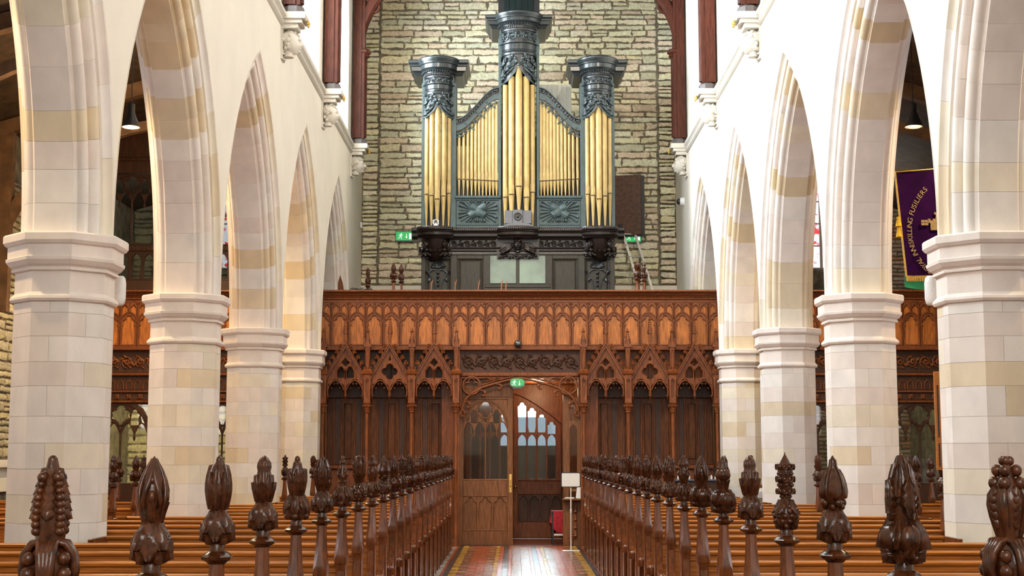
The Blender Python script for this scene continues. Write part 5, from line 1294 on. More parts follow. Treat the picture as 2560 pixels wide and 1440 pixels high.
m = MB(); cherub(m, 0, -.20, 5.80, .11, 71); cherub(m, -.30, -.10, 5.66, .062, 72, -.2); cherub(m, .30, -.10, 5.66, .062, 73, .2)
for s in (-1, 1): wing(m, s*.08, -.14, 5.80, s, .20)
m.prism([(-.42, 5.55), (.42, 5.55), (.44, 5.95), (-.44, 5.95)], -.06, .05)
for k in range(12): m.ball((-.36 + .066*k, -.07, 5.57 + .015*(k % 3)), .032, 7, 5)
P(m, 'cherub_bracket', M_organbrn, 60)
for c in (-1.615, 1.615):      # carved shell drops on the end panels
    m = MB()
    for k in range(-4, 5): m.leaf((c, -.02, 5.36), (0, -1, 0), (math.sin(k*.33), 0, math.cos(k*.33)), .17, .05, .3, 1, .006, 4, 5)
    for k in (-1, 1):
        m.tube([(c + k*.02, -.03, 5.33), (c + k*.10, -.035, 5.33), (c + k*.19, -.03, 5.26), (c + k*.16, -.03, 5.20), (c + k*.09, -.03, 5.10), (c + k*.05, -.025, 4.92), (c + k*.03, -.02, 4.75)], [.012, .016, .017, .014, .013, .011, .008], 6)
        m.leaf((c + k*.14, -.03, 5.17), (0, -1, 0), (k*.6, 0, -1), .12, .05, .35, 2); m.leaf((c + k*.17, -.03, 5.25), (0, -1, 0), (k*.9, 0, .5), .10, .05, .4, 2); m.scroll((c + k*.10, -.035, 5.40), .045, 1.3, PI/2, k, .012, 'xz', 12, 5)
    for q in range(7): m.ball((c, -.035, 5.26 - q*.085), (.034 - .002*q, .026, .030), 9, 6)
    m.ball((c, -.035, 4.66), (.045, .03, .035), 9, 6)
    P(m, 'shell_drop', M_organdk, 60)
# upper case: stiles and panels
for a, b in ((-1.965, -1.88), (-1.375, -1.255), (1.28, 1.395), (1.90, 1.985)):
    m = MB(); m.cbox(a, b, -.02, .35, 6.165, 9.20, .008); P(m, 'stile', M_organblue)
for a, b in ((-.395, -.335), (.385, .445)):
    m = MB(); m.cbox(a, b, -.02, .35, 6.165, 10.15, .008); P(m, 'stile', M_organblue)
for s, a, b in ((-1, -1.255, -.375), (1, .415, 1.28)):
    m = MB(); m.cbox(a, b, .0, .30, 6.165, 6.79, .006); m.cbox(a + .02, b - .02, -.02, .05, 6.24, 6.262, .004); P(m, 'trophy_panel', M_organblue)
    m = MB(); m.cbox(a - .03, b + .03, -.055, .30, 6.785, 6.845, .015); m.cbox(a - .01, b + .01, -.03, .2, 6.755, 6.785, .008); P(m, 'pipe_sill', M_organblue)
    xc = (a + b)/2; m = MB(); hw, hh = .395, .212
    for q in range(30):
        an = 2*PI*(q + .5)/30; ca, sa = math.cos(an), math.sin(an); k = min(hw/abs(ca) if abs(ca) > 1e-3 else 9, hh/abs(sa) if abs(sa) > 1e-3 else 9); k *= .97
        x1, z1 = xc + k*ca, 6.525 + k*sa; x0, z0 = xc + .10*ca, 6.525 + .08*sa
        if q % 3 == 2: m.tube([(x0, -.02, z0), (x1, -.03, z1)], [.008, .011], 6)
        else: m.tube([(x0, -.02, z0), (x0*.3 + x1*.7, -.032, z0*.3 + z1*.7), (x0*.1 + x1*.9, -.034, z0*.1 + z1*.9), (x1, -.036, z1)], [.007, .012, .017, .030], 8); m.ball((x1, -.038, z1), (.020, .012, .020), 7, 5)
    for an, L_ in ((PI/4*.75, .40), (PI - PI/4*.75, .34)):
        i0 = len(m.v)
        pr = [[(-L_/2 + L_*u, -.03 - .035*math.cos((w - .5)*PI) - .012*math.sin(u*9), (w - .5)*.15) for w in [j/8 for j in range(9)]] for u in [j/8 for j in range(9)]]
        m.loft(pr, False, False); m.xf(Matrix.Translation((xc, -.01, 6.53)) @ Matrix.Rotation(an*s, 4, 'Y'), i0)
    m.ball((xc - s*.03, -.045, 6.50), (.085, .035, .10), 16, 10); m.ball((xc + s*.10, -.035, 6.49), (.075, .03, .09), 14, 9)
    m.tube([(xc + s*.12, -.05, 6.56), (xc + s*.27, -.05, 6.70)], [.022, .014], 7); m.ball((xc + s*.29, -.05, 6.715), .024, 8, 6)
    P(m, 'musical_trophy', M_organblue, 50)
# pipes
def pipe(x, y, zb, zm, zt, r, lean=0.0):
    m = MB(); n = 14
    m.lathe([(r*.30, zb), (r*.96, zm - .02), (r, zm), (r, zt - .004), (r*.97, zt), (r*.80, zt - .002)], n, (x, y, 0), cap=False)
    m.add([(x - r*.78, y - r*.80, zm + .012), (x + r*.78, y - r*.80, zm + .012), (x + r*.70, y - r*.86, zm + .12 + r), (x, y - r*1.02, zm + .16 + r), (x - r*.70, y - r*.86, zm + .12 + r)], [(0, 1, 2, 3, 4)])
    m.add([(x + r*.80*math.cos(a), y - r*.74*abs(math.sin(a)) - r*.12, zm - .006 - r*1.1*abs(math.sin(a))) for a in [PI + PI*j/8 for j in range(9)]], [tuple(range(9))])
    p = P(m, 'organ_pipe', M_pipe, 40)
    k = MB(); k.box(x - r*.80, x + r*.80, y - r*1.04, y - r*.55, zm - .006, zm + .012); P(k, 'pipe_mouth', M_pipemouth, None, p)
    return p
def cap_z(x, c, hw, zs, za):
    u = 1 - min(1, abs(x - c)/hw); return zs + (za - zs)*(.62*u*u*(3 - 2*u) + .38*u**5)
for c in (-1.63, 1.65):
    for i, (dx, r, zm) in enumerate(((-.225, .048, 6.86), (-.120, .054, 6.82), (0.0, .060, 6.74), (.120, .054, 6.81), (.225, .048, 6.88))):
        x = c + dx; y = -.23*math.cos(dx/.26*1.25) + .06
        pipe(x, y, 6.168, zm, cap_z(x, c, .30, 8.45, 8.75) - .005, r)
for i, (dx, r, zm, zb) in enumerate(((-.275, .056, 6.80, 6.168), (-.150, .066, 6.84, 6.168), (0.0, .072, 7.0, 6.45), (.150, .066, 6.78, 6.168), (.275, .056, 6.90, 6.168))):
    x = .025 + dx; y = -.23*math.cos(dx/.32*1.25) + .06
    pipe(x, y, zb, zm, cap_z(x, .025, .34, 9.12, 9.60) - .005, r)
def swoop(u): return 8.36 + .66*(u*u*(3 - 2*u))          # u = 0 outer .. 1 inner, top line of the S-shaped cresting
for s, a, b in ((-1, -1.255, -.395), (1, 1.28, .445)):
    n = 11
    for i in range(n):
        u = (i + .5)/n; u = u**.88; x = a + (b - a)*u; r = .027 + .016*u
        pipe(x, .04, 6.845, 7.20 - .05*u, swoop(u) - .20, r)
    # cresting: painted field, carved strip, egg-and-dart
    U = [j/30 for j in range(31)]
    def strip(z0, z1, y0, y1, nm, mat):
        m = MB(); m.loft([[(a + (b - a)*u, y0, swoop(u) + z0), (a + (b - a)*u, y0, swoop(u) + z1), (a + (b - a)*u, y1, swoop(u) + z1), (a + (b - a)*u, y1, swoop(u) + z0)] for u in U]); return P(m, nm, mat, 30)
    strip(-.145, .06, .0, .06, 'cresting_field', M_organblue); strip(.065, .085, -.07, .08, 'cresting_cap', M_organblue)
    strip(-.02, .07, -.03, .02, 'cresting_ground', M_organdk); strip(-.165, -.145, -.025, .03, 'cresting_bead', M_organdk); strip(-.30, -.285, .0, .03, 'carving_edge', M_organblue)
    m = MB()
    for j in range(19):
        u = (j + .5)/19; x = a + (b - a)*u; sl = math.atan2(.66*6*u*(1 - u), (b - a))
        if j % 2: m.ball((x, -.05, swoop(u) + .025), (.020, .026, .034), 8, 6)
        else: m.leaf((x - .02, -.03, swoop(u) - .012), (0, -1, .2), (.6, 0, .8), .075, .042, .35, 2, .005, 4, 4)
    P(m, 'egg_and_dart', M_organdk, 60)
    m = MB()
    for j in range(8):
        u = (j + .5)/8; x = a + (b - a)*u; z = swoop(u) - .222; q = 1 if j % 2 else -1
        m.scroll((x, -.005, z), .048, 1.5, PI/2*q, q, .010, 'xz', 16, 5); m.ball((x, -.012, z), .016, 6, 5)
        m.leaf((x + .05, -.005, z + .02*q), (0, -1, 0), (.7, 0, q*.8), .07, .035, .3, 2, .004, 4, 4); m.leaf((x - .05, -.005, z - .02*q), (0, -1, 0), (-.7, 0, -q*.8), .07, .035, .3, 2, .004, 4, 4)
    P(m, 'pierced_carving', M_organblue, 60)
# towers: carved apron, rings, frieze, dentils, cornice
def tower(c, R, zs, za, zc, z1, z2, z3, zt, ear):
    hw = R*1.0; bow = .26
    def xy(a, k=1.0): return (c + hw*k*math.sin(a), .06 - (bow + .06)*k*math.cos(a))
    A = [-PI/2 + PI*j/28 for j in range(29)]
    def ringm(prof, nm, mat, sm=40):
        m = MB(); rings = []
        for a in A:
            x, y = xy(a); nx, ny = math.sin(a), -math.cos(a)
            rings.append([(x + nx*d, y + ny*d, z) for d, z in prof])
        m.loft(rings); return P(m, nm, mat, sm)
    # apron: pierced carving hung on a curved sheet with ogee lower edge
    m = MB(); sheet = []
    for a in A:
        x, y = xy(a); zl = cap_z(x, c, hw*1.02, zs, za); sheet.append([(x, y, zl), (x, y, zl + .02), (x + math.sin(a)*.014, y - math.cos(a)*.014, zl + .02), (x + math.sin(a)*.014, y - math.cos(a)*.014, zl)])
    m.loft(sheet); P(m, 'apron_edge', M_organblue)
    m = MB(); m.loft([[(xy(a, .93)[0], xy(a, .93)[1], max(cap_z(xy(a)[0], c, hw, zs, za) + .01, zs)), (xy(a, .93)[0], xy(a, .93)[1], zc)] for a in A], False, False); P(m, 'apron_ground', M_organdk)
    m = MB(); r = random.Random(int(c*10) + 77)
    def put3(i0, a, z):
        x, y = xy(a, 1.0); M_ = Matrix.Translation((x, y, z)) @ Matrix.Rotation(a, 4, 'Z'); m.xf(M_, i0)
    for side in (-1, 1):
        for a, z, s in ((.25, za + .10, .075), (.62, za + .03, .085), (.45, za + .21, .07), (1.0, za - .05, .08), (.92, za + .16, .08), (1.25, za + .08, .06), (1.28, za - .20, .06)):
            i0 = len(m.v); m.scroll((0, 0, 0), s*.8, 1.4, PI/2*side, side, .016, 'xz', 14, 5); m.ball((0, -.012, 0), .030, 7, 5)
            m.leaf((0, -.004, 0), (0, -1, 0), (side*.8, 0, -.9), s*1.7, s*.8, .25, 3, .005, 5, 5); m.leaf((0, -.004, 0), (0, -1, 0), (-side*.5, 0, .9), s*1.3, s*.7, .3, 3, .005, 5, 5); put3(i0, a*side, z)
        for k in range(5): i0 = len(m.v); m.leaf((0, 0, 0), (0, -1, 0), (side*(.9 - .15*k), 0, -1 + .35*k), .16, .05, .2, 1, .005, 4, 5); put3(i0, side*(.30 + .18*k), za + .02 - .06*k)
    for k in range(5): i0 = len(m.v); m.ball((0, -.02, 0), (.035, .03, .035), 8, 6); put3(i0, (-.12, .12, 0, -.2, .2)[k], za + (.12, .12, .05, .19, .19)[k])
    P(m, 'apron_carving', M_organcarve, 60)
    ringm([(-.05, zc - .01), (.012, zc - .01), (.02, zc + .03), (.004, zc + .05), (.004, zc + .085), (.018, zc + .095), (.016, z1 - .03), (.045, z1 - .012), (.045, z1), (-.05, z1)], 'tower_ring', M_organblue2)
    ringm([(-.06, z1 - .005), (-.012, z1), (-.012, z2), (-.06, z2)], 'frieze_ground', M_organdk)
    m = MB()
    for k in range(7):
        a = -1.2 + .4*k; i0 = len(m.v); h = z2 - z1
        m.scroll((0, 0, 0), h*.40, 1.3, PI/2, 1 if k % 2 else -1, .011, 'xz', 12, 5); m.ball((0, -.012, 0), .020, 7, 5)
        for q in (-1, 1): m.leaf((0, -.004, 0), (0, -1, 0), (q, 0, .6), h*.6, h*.28, .25, 2, .004, 4, 4)
        put3(i0, a, (z1 + z2)/2)
    P(m, 'frieze_carving', M_organcarve, 60)
    ringm([(-.06, z2 - .005), (.02, z2 - .005), (.026, z2 + .025), (.012, z2 + .04), (.018, z3), (-.06, z3)], 'dentil_bed', M_organdk)
    m = MB()
    for k in range(25):
        a = -1.45 + 2.9*k/24; i0 = len(m.v); m.cbox(-.010, .010, -.032, .0, -.028, .028, .004); put3(i0, a, (z2 + z3)/2 + .02)
    for k in range(21): a = -1.45 + 2.9*k/20; i0 = len(m.v); m.ball((0, -.055, 0), (.018, .02, .018), 7, 5); put3(i0, a, z3 + .03)
    P(m, 'dentils', M_organdk, 60)
    k = (zt - z3)
    prof = [(-.06, z3 - .005), (.03, z3 - .005), (.06, z3 + k*.22), (.10, z3 + k*.30), (.102, z3 + k*.56), (.125, z3 + k*.60), (.13, z3 + k*.68), (.165, z3 + k*.80), (.17, z3 + k*.93), (.155, zt), (-.06, zt)]
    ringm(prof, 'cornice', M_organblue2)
    for side in (-1, 1):       # square returns of the cornice, running back to the wall side
        m = MB(); x0 = c + side*hw; pr = [(min(x0, x0 + side*(d + .17)), max(x0, x0 + side*(d + .17)), z) for d, z in prof if d > 0]
        for (a0, b0, za_), (a1, b1, zb_) in zip(pr[:-1], pr[1:]):
            y0, y1 = .06 - (abs(b0 - a0) - .17), .06 - (abs(b1 - a1) - .17)
            m.add([(a0, y0, za_), (b0, y0, za_), (b0, 1.0, za_), (a0, 1.0, za_), (a1, y1, zb_), (b1, y1, zb_), (b1, 1.0, zb_), (a1, 1.0, zb_)], [(3,2,1,0), (4,5,6,7), (0,1,5,4), (1,2,6,5), (2,3,7,6), (3,0,4,7)])
        P(m, 'cornice_return', M_organblue2)
        m = MB(); m.cbox(x0 - .035, x0 + .035, -.03, .5, zc - .02, z2 + .05, .006); m.cbox(x0 - .065, x0 + .065, -.05, .5, z1 - .02, z1 + .012, .008); m.cbox(x0 - .055, x0 + .055, -.04, .5, zc + .05, z1 - .02, .006); P(m, 'tower_pilaster', M_organblue)
    m = MB(); m.box(c - hw, c + hw, .0, 1.0, z1, zt - .01); P(m, 'tower_box', M_organblue)
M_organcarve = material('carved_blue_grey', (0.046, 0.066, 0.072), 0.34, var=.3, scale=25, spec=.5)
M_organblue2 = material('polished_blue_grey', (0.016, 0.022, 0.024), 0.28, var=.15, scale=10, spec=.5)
tower(-1.625, .285, 8.44, 8.66, 8.93, 9.14, 9.27, 9.36, 9.675, .6)
tower(1.645, .285, 8.44, 8.66, 8.93, 9.14, 9.27, 9.36, 9.675, .6)
tower(.025, .36, 9.14, 9.47, 9.76, 10.0, 10.26, 10.36, 10.625, .7)
# inner works behind the pipes
m = MB(); m.box(-1.9, 1.92, 1.0, 1.04, 6.2, 8.3); P(m, 'inner_screen', material('old_yellow_wood', (.46, .31, .11), .6, var=.15, scale=5, stretch=(5, 5, .7)))
m = MB(); m.box(-1.35, -.5, .55, .75, 8.05, 8.62); m.box(-1.3, -.6, .5, .58, 8.5, 8.6); m.box(.9, 1.45, .6, .8, 8.2, 8.40); P(m, 'swell_frame', bpy.data.materials['old_yellow_wood'])
m = MB(); rr = random.Random(4)
for k in range(26): x = -1.2 + 2.4*k/25; m.tube([(x, .30, 6.86), (x + rr.uniform(-.02, .02), .32, 7.4 + rr.uniform(0, .5))], .012, 6)
for k in range(14): m.tube([(rr.uniform(-1.2, 1.2), .25, 6.9), (rr.uniform(-1.2, 1.2), .35, 7.1), (rr.uniform(-1.2, 1.2), .4, 7.0)], .008, 5)
P(m, 'inner_pipes', M_organdk)
m = MB(); m.box(-1.9, 1.92, .34, .40, 6.2, 7.25); P(m, 'wind_chest', M_organdk)
# boxes behind the centre tower
m = MB(); m.box(-.33, .37, .35, 1.6, 6.5, 10.6); P(m, 'centre_box', M_organdk)
bx = thing('vent_box', 'dark green boarded box rising above the centre tower of the organ', 'box', (-.03, OY + .85, 10.6))
M_organdk2 = material('dark_green_boards', (.005, .012, .011), .6, var=.2, spec=.2)
for k in range(5): m = MB(); m.cbox(-.29 + .128*k + .002, -.29 + .128*(k + 1) - .002, .0, .02, 0, 1.9, .006); m.build('board', M_organdk2, bx)
m = MB(); m.box(-.41, -.29, .01, .6, 0, 1.9); m.box(.35, .47, .01, .6, 0, 1.9); m.box(-.29, .35, .03, .6, 0, 1.9); m.build('box_frame', M_black, bx)
bx = thing('white_cupboard', 'white tongue-and-groove boarded box behind the right shoulder of the organ', 'cupboard', (-.03, OY + 1.66, 3.56))
for k in range(7): m = MB(); m.cbox(.43 + .106*k + .001, .43 + .106*(k + 1) - .001, 0, .02, 0, 6.05, .004); m.build('board', M_white, bx)
m = MB(); m.box(.43, 1.172, .02, .5, 0, 6.04); m.build('box_back', M_white, bx)
# ------------------------------------------------------------------ smaller things
# loudspeaker and camera on the organ ledge
t = thing('loudspeaker', 'grey box loudspeaker on the organ ledge below the centre pipes', 'speaker', (-.02, OY - .22, 6.17))
m = MB(); pr = [(.30*math.cos(a), .07*math.sin(a)) for a in [PI*j/12 for j in range(13)]]; m.prism([(x, max(0, z)*1.0) for x, z in pr], -.10, .12); m.build('rounded_foot', M_grey, t, 30)
m = MB(); m.cbox(-.27, -.11, -.05, .12, .06, .33, .008); m.cbox(.09, .27, -.05, .12, .06, .33, .008); m.cbox(-.11, .09, -.08, .12, .06, .34, .01); m.build('case', M_grey, t)
m = MB(); m.v = []; m.lathe([(.085, 0), (.085, .012), (.072, .014), (.068, .004), (.030, -.004)], 24); m.xf(Matrix.Translation((-.01, -.085, .20)) @ Matrix.Rotation(PI/2, 4, 'X')); m.ball((-.01, -.09, .20), (.030, .016, .030), 12, 8); m.build('driver_cone', M_black, t, 40)
t = thing('ptz_camera', 'small silver and white dome camera among the left tower pipe feet', 'camera', (-1.68, OY - .30, 6.168))
m = MB(); m.lathe([(.055, 0), (.055, .02), (.04, .03), (.04, .055)], 16); m.cbox(-.06, -.04, -.03, .03, .04, .13, .004); m.cbox(.04, .06, -.03, .03, .04, .13, .004); m.build('base', M_whitepl, t, 40)
m = MB(); m.ball((0, 0, .105), (.042, .042, .042), 14, 10); m.build('swivel_head', M_alum, t, 60)
m = MB(); m.lathe([(.022, 0), (.022, .02), (.015, .022)], 12); m.xf(Matrix.Translation((0, -.038, .105)) @ Matrix.Rotation(PI/2, 4, 'X')); m.build('lens', M_black, t, 40)
# emergency exit signs
def exit_sign(name, label, loc, w, h, oval=False):
    t = thing(name, label, 'sign', loc)
    if oval:
        out = [(w/2*math.copysign(abs(math.cos(a))**.6, math.cos(a)), h/2*math.copysign(abs(math.sin(a))**.8, math.sin(a))) for a in [2*PI*j/32 for j in range(32)]]
        m = MB(); m.prism(out, 0, .05); m.build('case', M_grey, t); m = MB(); m.prism([(x*.93, z*.9 + .01) for x, z in out], -.006, 0); m.build('green_face', G_exit, t)
        m = MB(); m.cbox(-w*.32, w*.32, -.02, .03, -h*.62, -h*.46, .004); m.build('lower_housing', M_grey, t)
    else:
        m = MB(); m.cbox(-w/2 - .015, w/2 + .015, .0, .05, -h/2 - .03, h/2 + .015, .006); m.build('case', M_grey, t); m = MB(); m.box(-w/2, w/2, -.006, 0, -h/2, h/2); m.build('green_face', G_exit, t)
    k = h*.42; m = MB(); y0, y1 = -.012, -.007
    def limb(a, b, r):
        (x0, z0), (x1, z1) = a, b; dx, dz = x1 - x0, z1 - z0; L = math.hypot(dx, dz); nx, nz = -dz/L*r, dx/L*r
        m.prism([(x0 - nx, z0 - nz), (x1 - nx, z1 - nz), (x1 + nx, z1 + nz), (x0 + nx, z0 + nz)], y0, y1)
    ox = -w*.20
    m.prism([(ox + k*.18 + k*.15*math.cos(2*PI*j/10), k*.72 + k*.15*math.sin(2*PI*j/10)) for j in range(10)], y0, y1)
    limb((ox + k*.12, k*.55), (ox - k*.10, -k*.05), k*.15); limb((ox + k*.08, k*.5), (ox + k*.42, k*.18), k*.06); limb((ox + k*.42, k*.18), (ox + k*.60, k*.32), k*.06); limb((ox + k*.02, k*.45), (ox - k*.38, k*.38), k*.06); limb((ox - k*.38, k*.38), (ox - k*.50, k*.05), k*.06)
    limb((ox - k*.08, -k*.05), (ox + k*.26, -k*.35), k*.08); limb((ox + k*.26, -k*.35), (ox + k*.15, -k*.82), k*.07); limb((ox - k*.12, -k*.05), (ox - k*.35, -k*.5), k*.08); limb((ox - k*.35, -k*.5), (ox - k*.75, -k*.55), k*.07)
    m.build('running_figure', G_exitw, t)
    m = MB(); ax = w*.14; m.prism([(ax - k*.09, k*.6), (ax - k*.09, -k*.2), (ax + k*.09, -k*.2), (ax + k*.09, k*.6)][::-1], y0, y1); m.prism([(ax - k*.30, -k*.15), (ax, -k*.7), (ax + k*.30, -k*.15)], y0, y1); m.build('arrow', G_exitw, t)
    if not oval: m = MB(); m.box(w*.30, w*.44, y0, y1, -k*.85, k*.75); m.build('door_symbol', G_exitw, t)
exit_sign('exit_sign', 'green and white lit exit sign on the rubble wall left of the organ', (-2.55, YWEST - .12, 6.43), .37, .19)
exit_sign('exit_sign', 'green and white lit exit sign on the wall behind the ladder', (2.53, YWEST - .12, 6.40), .37, .19)
exit_sign('exit_sign', 'oval green lit exit sign hung over the open doorway', (-.045, DS - .11, 2.865), .27, .16, True)
# brown board on the wall
t = thing('wall_board', 'large brown wooden board on the rubble wall right of the organ', 'board', (2.42, YWEST - .25, 7.1), -.22)
m = MB(); m.cbox(-.30, .30, -.02, .02, -.66, .68, .006); m.build('panel', material('mottled_brown_board', (.105, .040, .018), .5, var=.25, scale=14), t); m = MB(); m.box(.30, .36, -.02, .10, -.70, .66); m.box(-.3, .3, .02, .1, -.70, -.66); m.build('edge', M_black, t)
# ladder
t = thing('ladder', 'aluminium ladder leaning against the rubble wall right of the organ', 'ladder', (2.52, 30.1, 3.56))
A_, B_ = Vector((.48, -.20, 0)), Vector((-.26, 1.0, 3.02)); off = Vector((.28, .12, 0))
for s in (0, 1):
    m = MB(); a, b = A_ + off*s, B_ + off*s
    m.loft([[(p.x - .02, p.y - .04, p.z), (p.x + .03, p.y - .04, p.z), (p.x + .03, p.y + .04, p.z), (p.x - .02, p.y + .04, p.z)] for p in (a, b)]); m.build('rail', M_alum, t)
    m = MB(); d = (b - a); p0, p1 = b - d*.01, b + d*.03; m.loft([[(p.x - .028, p.y - .05, p.z), (p.x + .038, p.y - .05, p.z), (p.x + .038, p.y + .05, p.z), (p.x - .028, p.y + .05, p.z)] for p in (p0, p1)]); m.build('rail_cap', M_black, t)
for k in range(11):
    p = A_ + (B_ - A_)*((k + .7)/11.2); q = p + off; m = MB(); m.tube([tuple(p), tuple(q)], .016, 7); m.build('rung', M_alum, t)
    m = MB(); m.ball((p.x - .0, p.y - .042, p.z), (.012, .006, .012), 7, 5); m.build('rung_end', M_black, t)
# gallery pew ends whose poppyheads show over the parapet
for i, (x, y, z, kd, lab) in enumerate(((-2.92, 27.2, 5.195, 'discs', 'single gallery pew end with dark poppyhead above the rail at left'), (-2.425, 27.2, 5.29, 'bud', 'gallery pew end left of the organ, left one of a pair'), (-2.335, 27.9, 5.36, 'hood', 'gallery pew end left of the organ, right one of a pair'),
                                    (2.265, 27.2, 5.33, 'tiers', 'gallery pew end with poppyhead by the ladder foot, leftmost of the three'), (2.33, 27.6, 5.34, 'palmette', 'gallery pew end with poppyhead by the ladder foot, middle of the three'), (2.385, 27.0, 5.28, 'cap', 'gallery pew end with poppyhead by the ladder foot, rightmost of the three'))):
    t = thing('gallery_pew_end', lab, 'pew', (x, y, z - 1.605), 0, 'pew ends on the organ gallery'); pew_end(t, 0, kd, 1, .3*i, False)
    m = MB(); m.box(-.03, .03, -.06, .05, 3.56 - (z - 1.605), 0.0); m.build('foot_block', M_end, t)
# small brass lyre clips standing above the rail in front of the organ
for i, x in enumerate((-1.665, -1.215, -.775, -.345, -.265)):
    t = thing('music_clip', 'small copper music-stand clip above the gallery rail, %s' % ('leftmost of five', 'second from the left', 'middle one of five', 'fourth from the left', 'rightmost of five')[i], 'music stand', (x, 26.6 + (.3 if i == 4 else 0), 3.56), 0, 'music clips along the gallery rail')
    m = MB(); m.tube([(0, 0, 0), (0, 0, 1.16), (.008, 0, 1.22), (.03, 0, 1.32)], [.014, .012, .012, .006], 6); m.tube([(0, 0, 1.22), (-.012, 0, 1.29)], [.008, .004], 5); m.build('stem', material('copper_clip', (.30, .12, .05), .35, metal=.5) if i == 0 else bpy.data.materials['copper_clip'], t, 50)
    m = MB(); m.lathe([(.12, 0), (.12, .02), (.02, .04)], 12); m.build('foot', M_end, t, 40)
# tangle of black cable on the rail at the left
m = MB(); r = random.Random(8)
for k in range(4):
    pts = [(-3.05 + .05*j + r.uniform(-.02, .02), 25.47 + r.uniform(-.03, .05), 4.535 + abs(math.sin(j*1.1 + k))*.055*r.uniform(.5, 1.3)) for j in range(9)]; m.tube(pts, .005, 5)
tag(m.build('cable', M_black, None, 60), 'tangle of thin black cable on the gallery rail near the left arcade', 'cable')
t = thing('rail_cushion', 'dark brown carved pew end cut off by the left arch behind the gallery rail', 'pew', (-3.38, 27.0, 3.56)); m = MB(); m.prism([(-.09, 0), (.10, 0), (.06, .95), (.0, 1.30), (-.05, 1.45), (-.09, 1.3)], -.03, .03); m.build('end_board', M_end, t)
# ball camera under the parapet, dome camera on the right wall, small wall boxes
t = thing('ball_camera', 'shiny grey ball camera under the gallery front above the doorway', 'camera', (-.033, DS - .13, 3.56)); m = MB(); m.ball((0, 0, 0), .072, 18, 12); m.build('ball', material('dark_chrome', (.16, .16, .17), .18, metal=.8), t, 60); m = MB(); m.tube([(0, .0, .0), (0, .08, 0)], .035, 10); m.build('mount', M_grey, t); m = MB(); m.ball((.0, -.05, -.02), (.035, .03, .035), 10, 7); m.build('lens_window', M_black, t, 60)
t = thing('ball_camera', 'dark ball camera under the right aisle gallery front by the second column', 'camera', (5.30, DS - .12, 3.55)); m = MB(); m.ball((0, 0, 0), .07, 14, 10); m.build('ball', bpy.data.materials['dark_chrome'], t, 60); m = MB(); m.tube([(0, 0, 0), (0, .08, 0)], .03, 8); m.build('mount', M_grey, t)
t = thing('dome_camera', 'white dome camera with dark lens high on the right wall beside the organ', 'camera', (3.51, 29.85, 6.95)); m = MB(); m.lathe([(.09, 0), (.09, .05), (.075, .09)], 16); m.xf(Matrix.Rotation(-PI/2, 4, 'Y')); m.build('housing', M_whitepl, t, 40); m = MB(); m.ball((-.09, 0, 0), (.07, .07, .07), 14, 10); m.build('dark_dome', M_black, t, 60)
o = MB(); o.cbox(-.05, .0, -.07, .07, -.06, .07, .008); tag(o.build('wall_box', M_whitepl, None, loc=(-3.45, 31.0, 6.62)), 'small white box on the left wall beside the left exit sign', 'box')
# sign stand
t = thing('sign_stand', 'slim white stand with blank white black-framed sign by the open doorway', 'sign', (.845, 24.0, 0.009))
m = MB(); m.cbox(-.14, .14, -.12, .12, 0, .012, .004); m.build('foot_plate', M_whitepl, t); m = MB(); m.lathe([(.012, .01), (.012, .62), (.016, .63), (.016, .68), (.009, .70), (.009, 1.10)], 10); m.build('pole', M_whitepl, t, 40)
out = lambda w, h, r: [(sx_*(w - r) + r*math.cos(a + b), sz_*(h - r) + r*math.sin(a + b) + 1.175) for sx_, sz_, b in ((1, 1, 0), (-1, 1, PI/2), (-1, -1, PI), (1, -1, 1.5*PI)) for a in [PI/2*j/4 for j in range(5)]]
m = MB(); m.prism(out(.165, .125, .025), -.012, .01); m.build('frame', M_black, t); m = MB(); m.prism(out(.150, .110, .018), -.016, -.012); m.build('blank_sheet', M_whitepl, t)
# little table with red cloth inside the doorway
t = thing('side_table', 'small dark side table just inside the open doorway', 'table', (.66, 25.95, .005))
for x in (-.07, .30):
    for y in (-.16, .16): m = MB(); m.cbox(x - .018, x + .018, y - .018, y + .018, 0, .56, .003); m.build('leg', M_organbrn, t)
m = MB(); m.box(-.09, .32, -.18, .18, .56, .585); m.build('tabletop', M_organbrn, t); m = MB(); m.box(-.07, .3, -.17, -.15, .16, .19); m.build('stretcher', M_alum, t)
m = MB(); n = 40; ring0 = []; ring1 = []; ring2 = []
for j in range(n):
    a = 2*PI*j/n; x = .21*math.copysign(abs(math.cos(a))**.35, math.cos(a)); y = .19*math.copysign(abs(math.sin(a))**.35, math.sin(a)); w = 1 + .05*math.sin(a*9)
    ring0.append((x, y, .60)); ring1.append((x*1.04*w, y*1.04*w, .50)); ring2.append((x*1.10*(w*w), y*1.08*w*w, .30 + .10*math.sin(2*a + 1.0) + .02*math.sin(a*9)))
m.loft([ring0, ring1, ring2], False); m.add(ring0, [tuple(range(n))])
tag(m.build('tablecloth', M_redcloth, None, 60, loc=(.775, 25.95, .0)), 'red velvet cloth draped over the small table in the doorway', 'tablecloth')
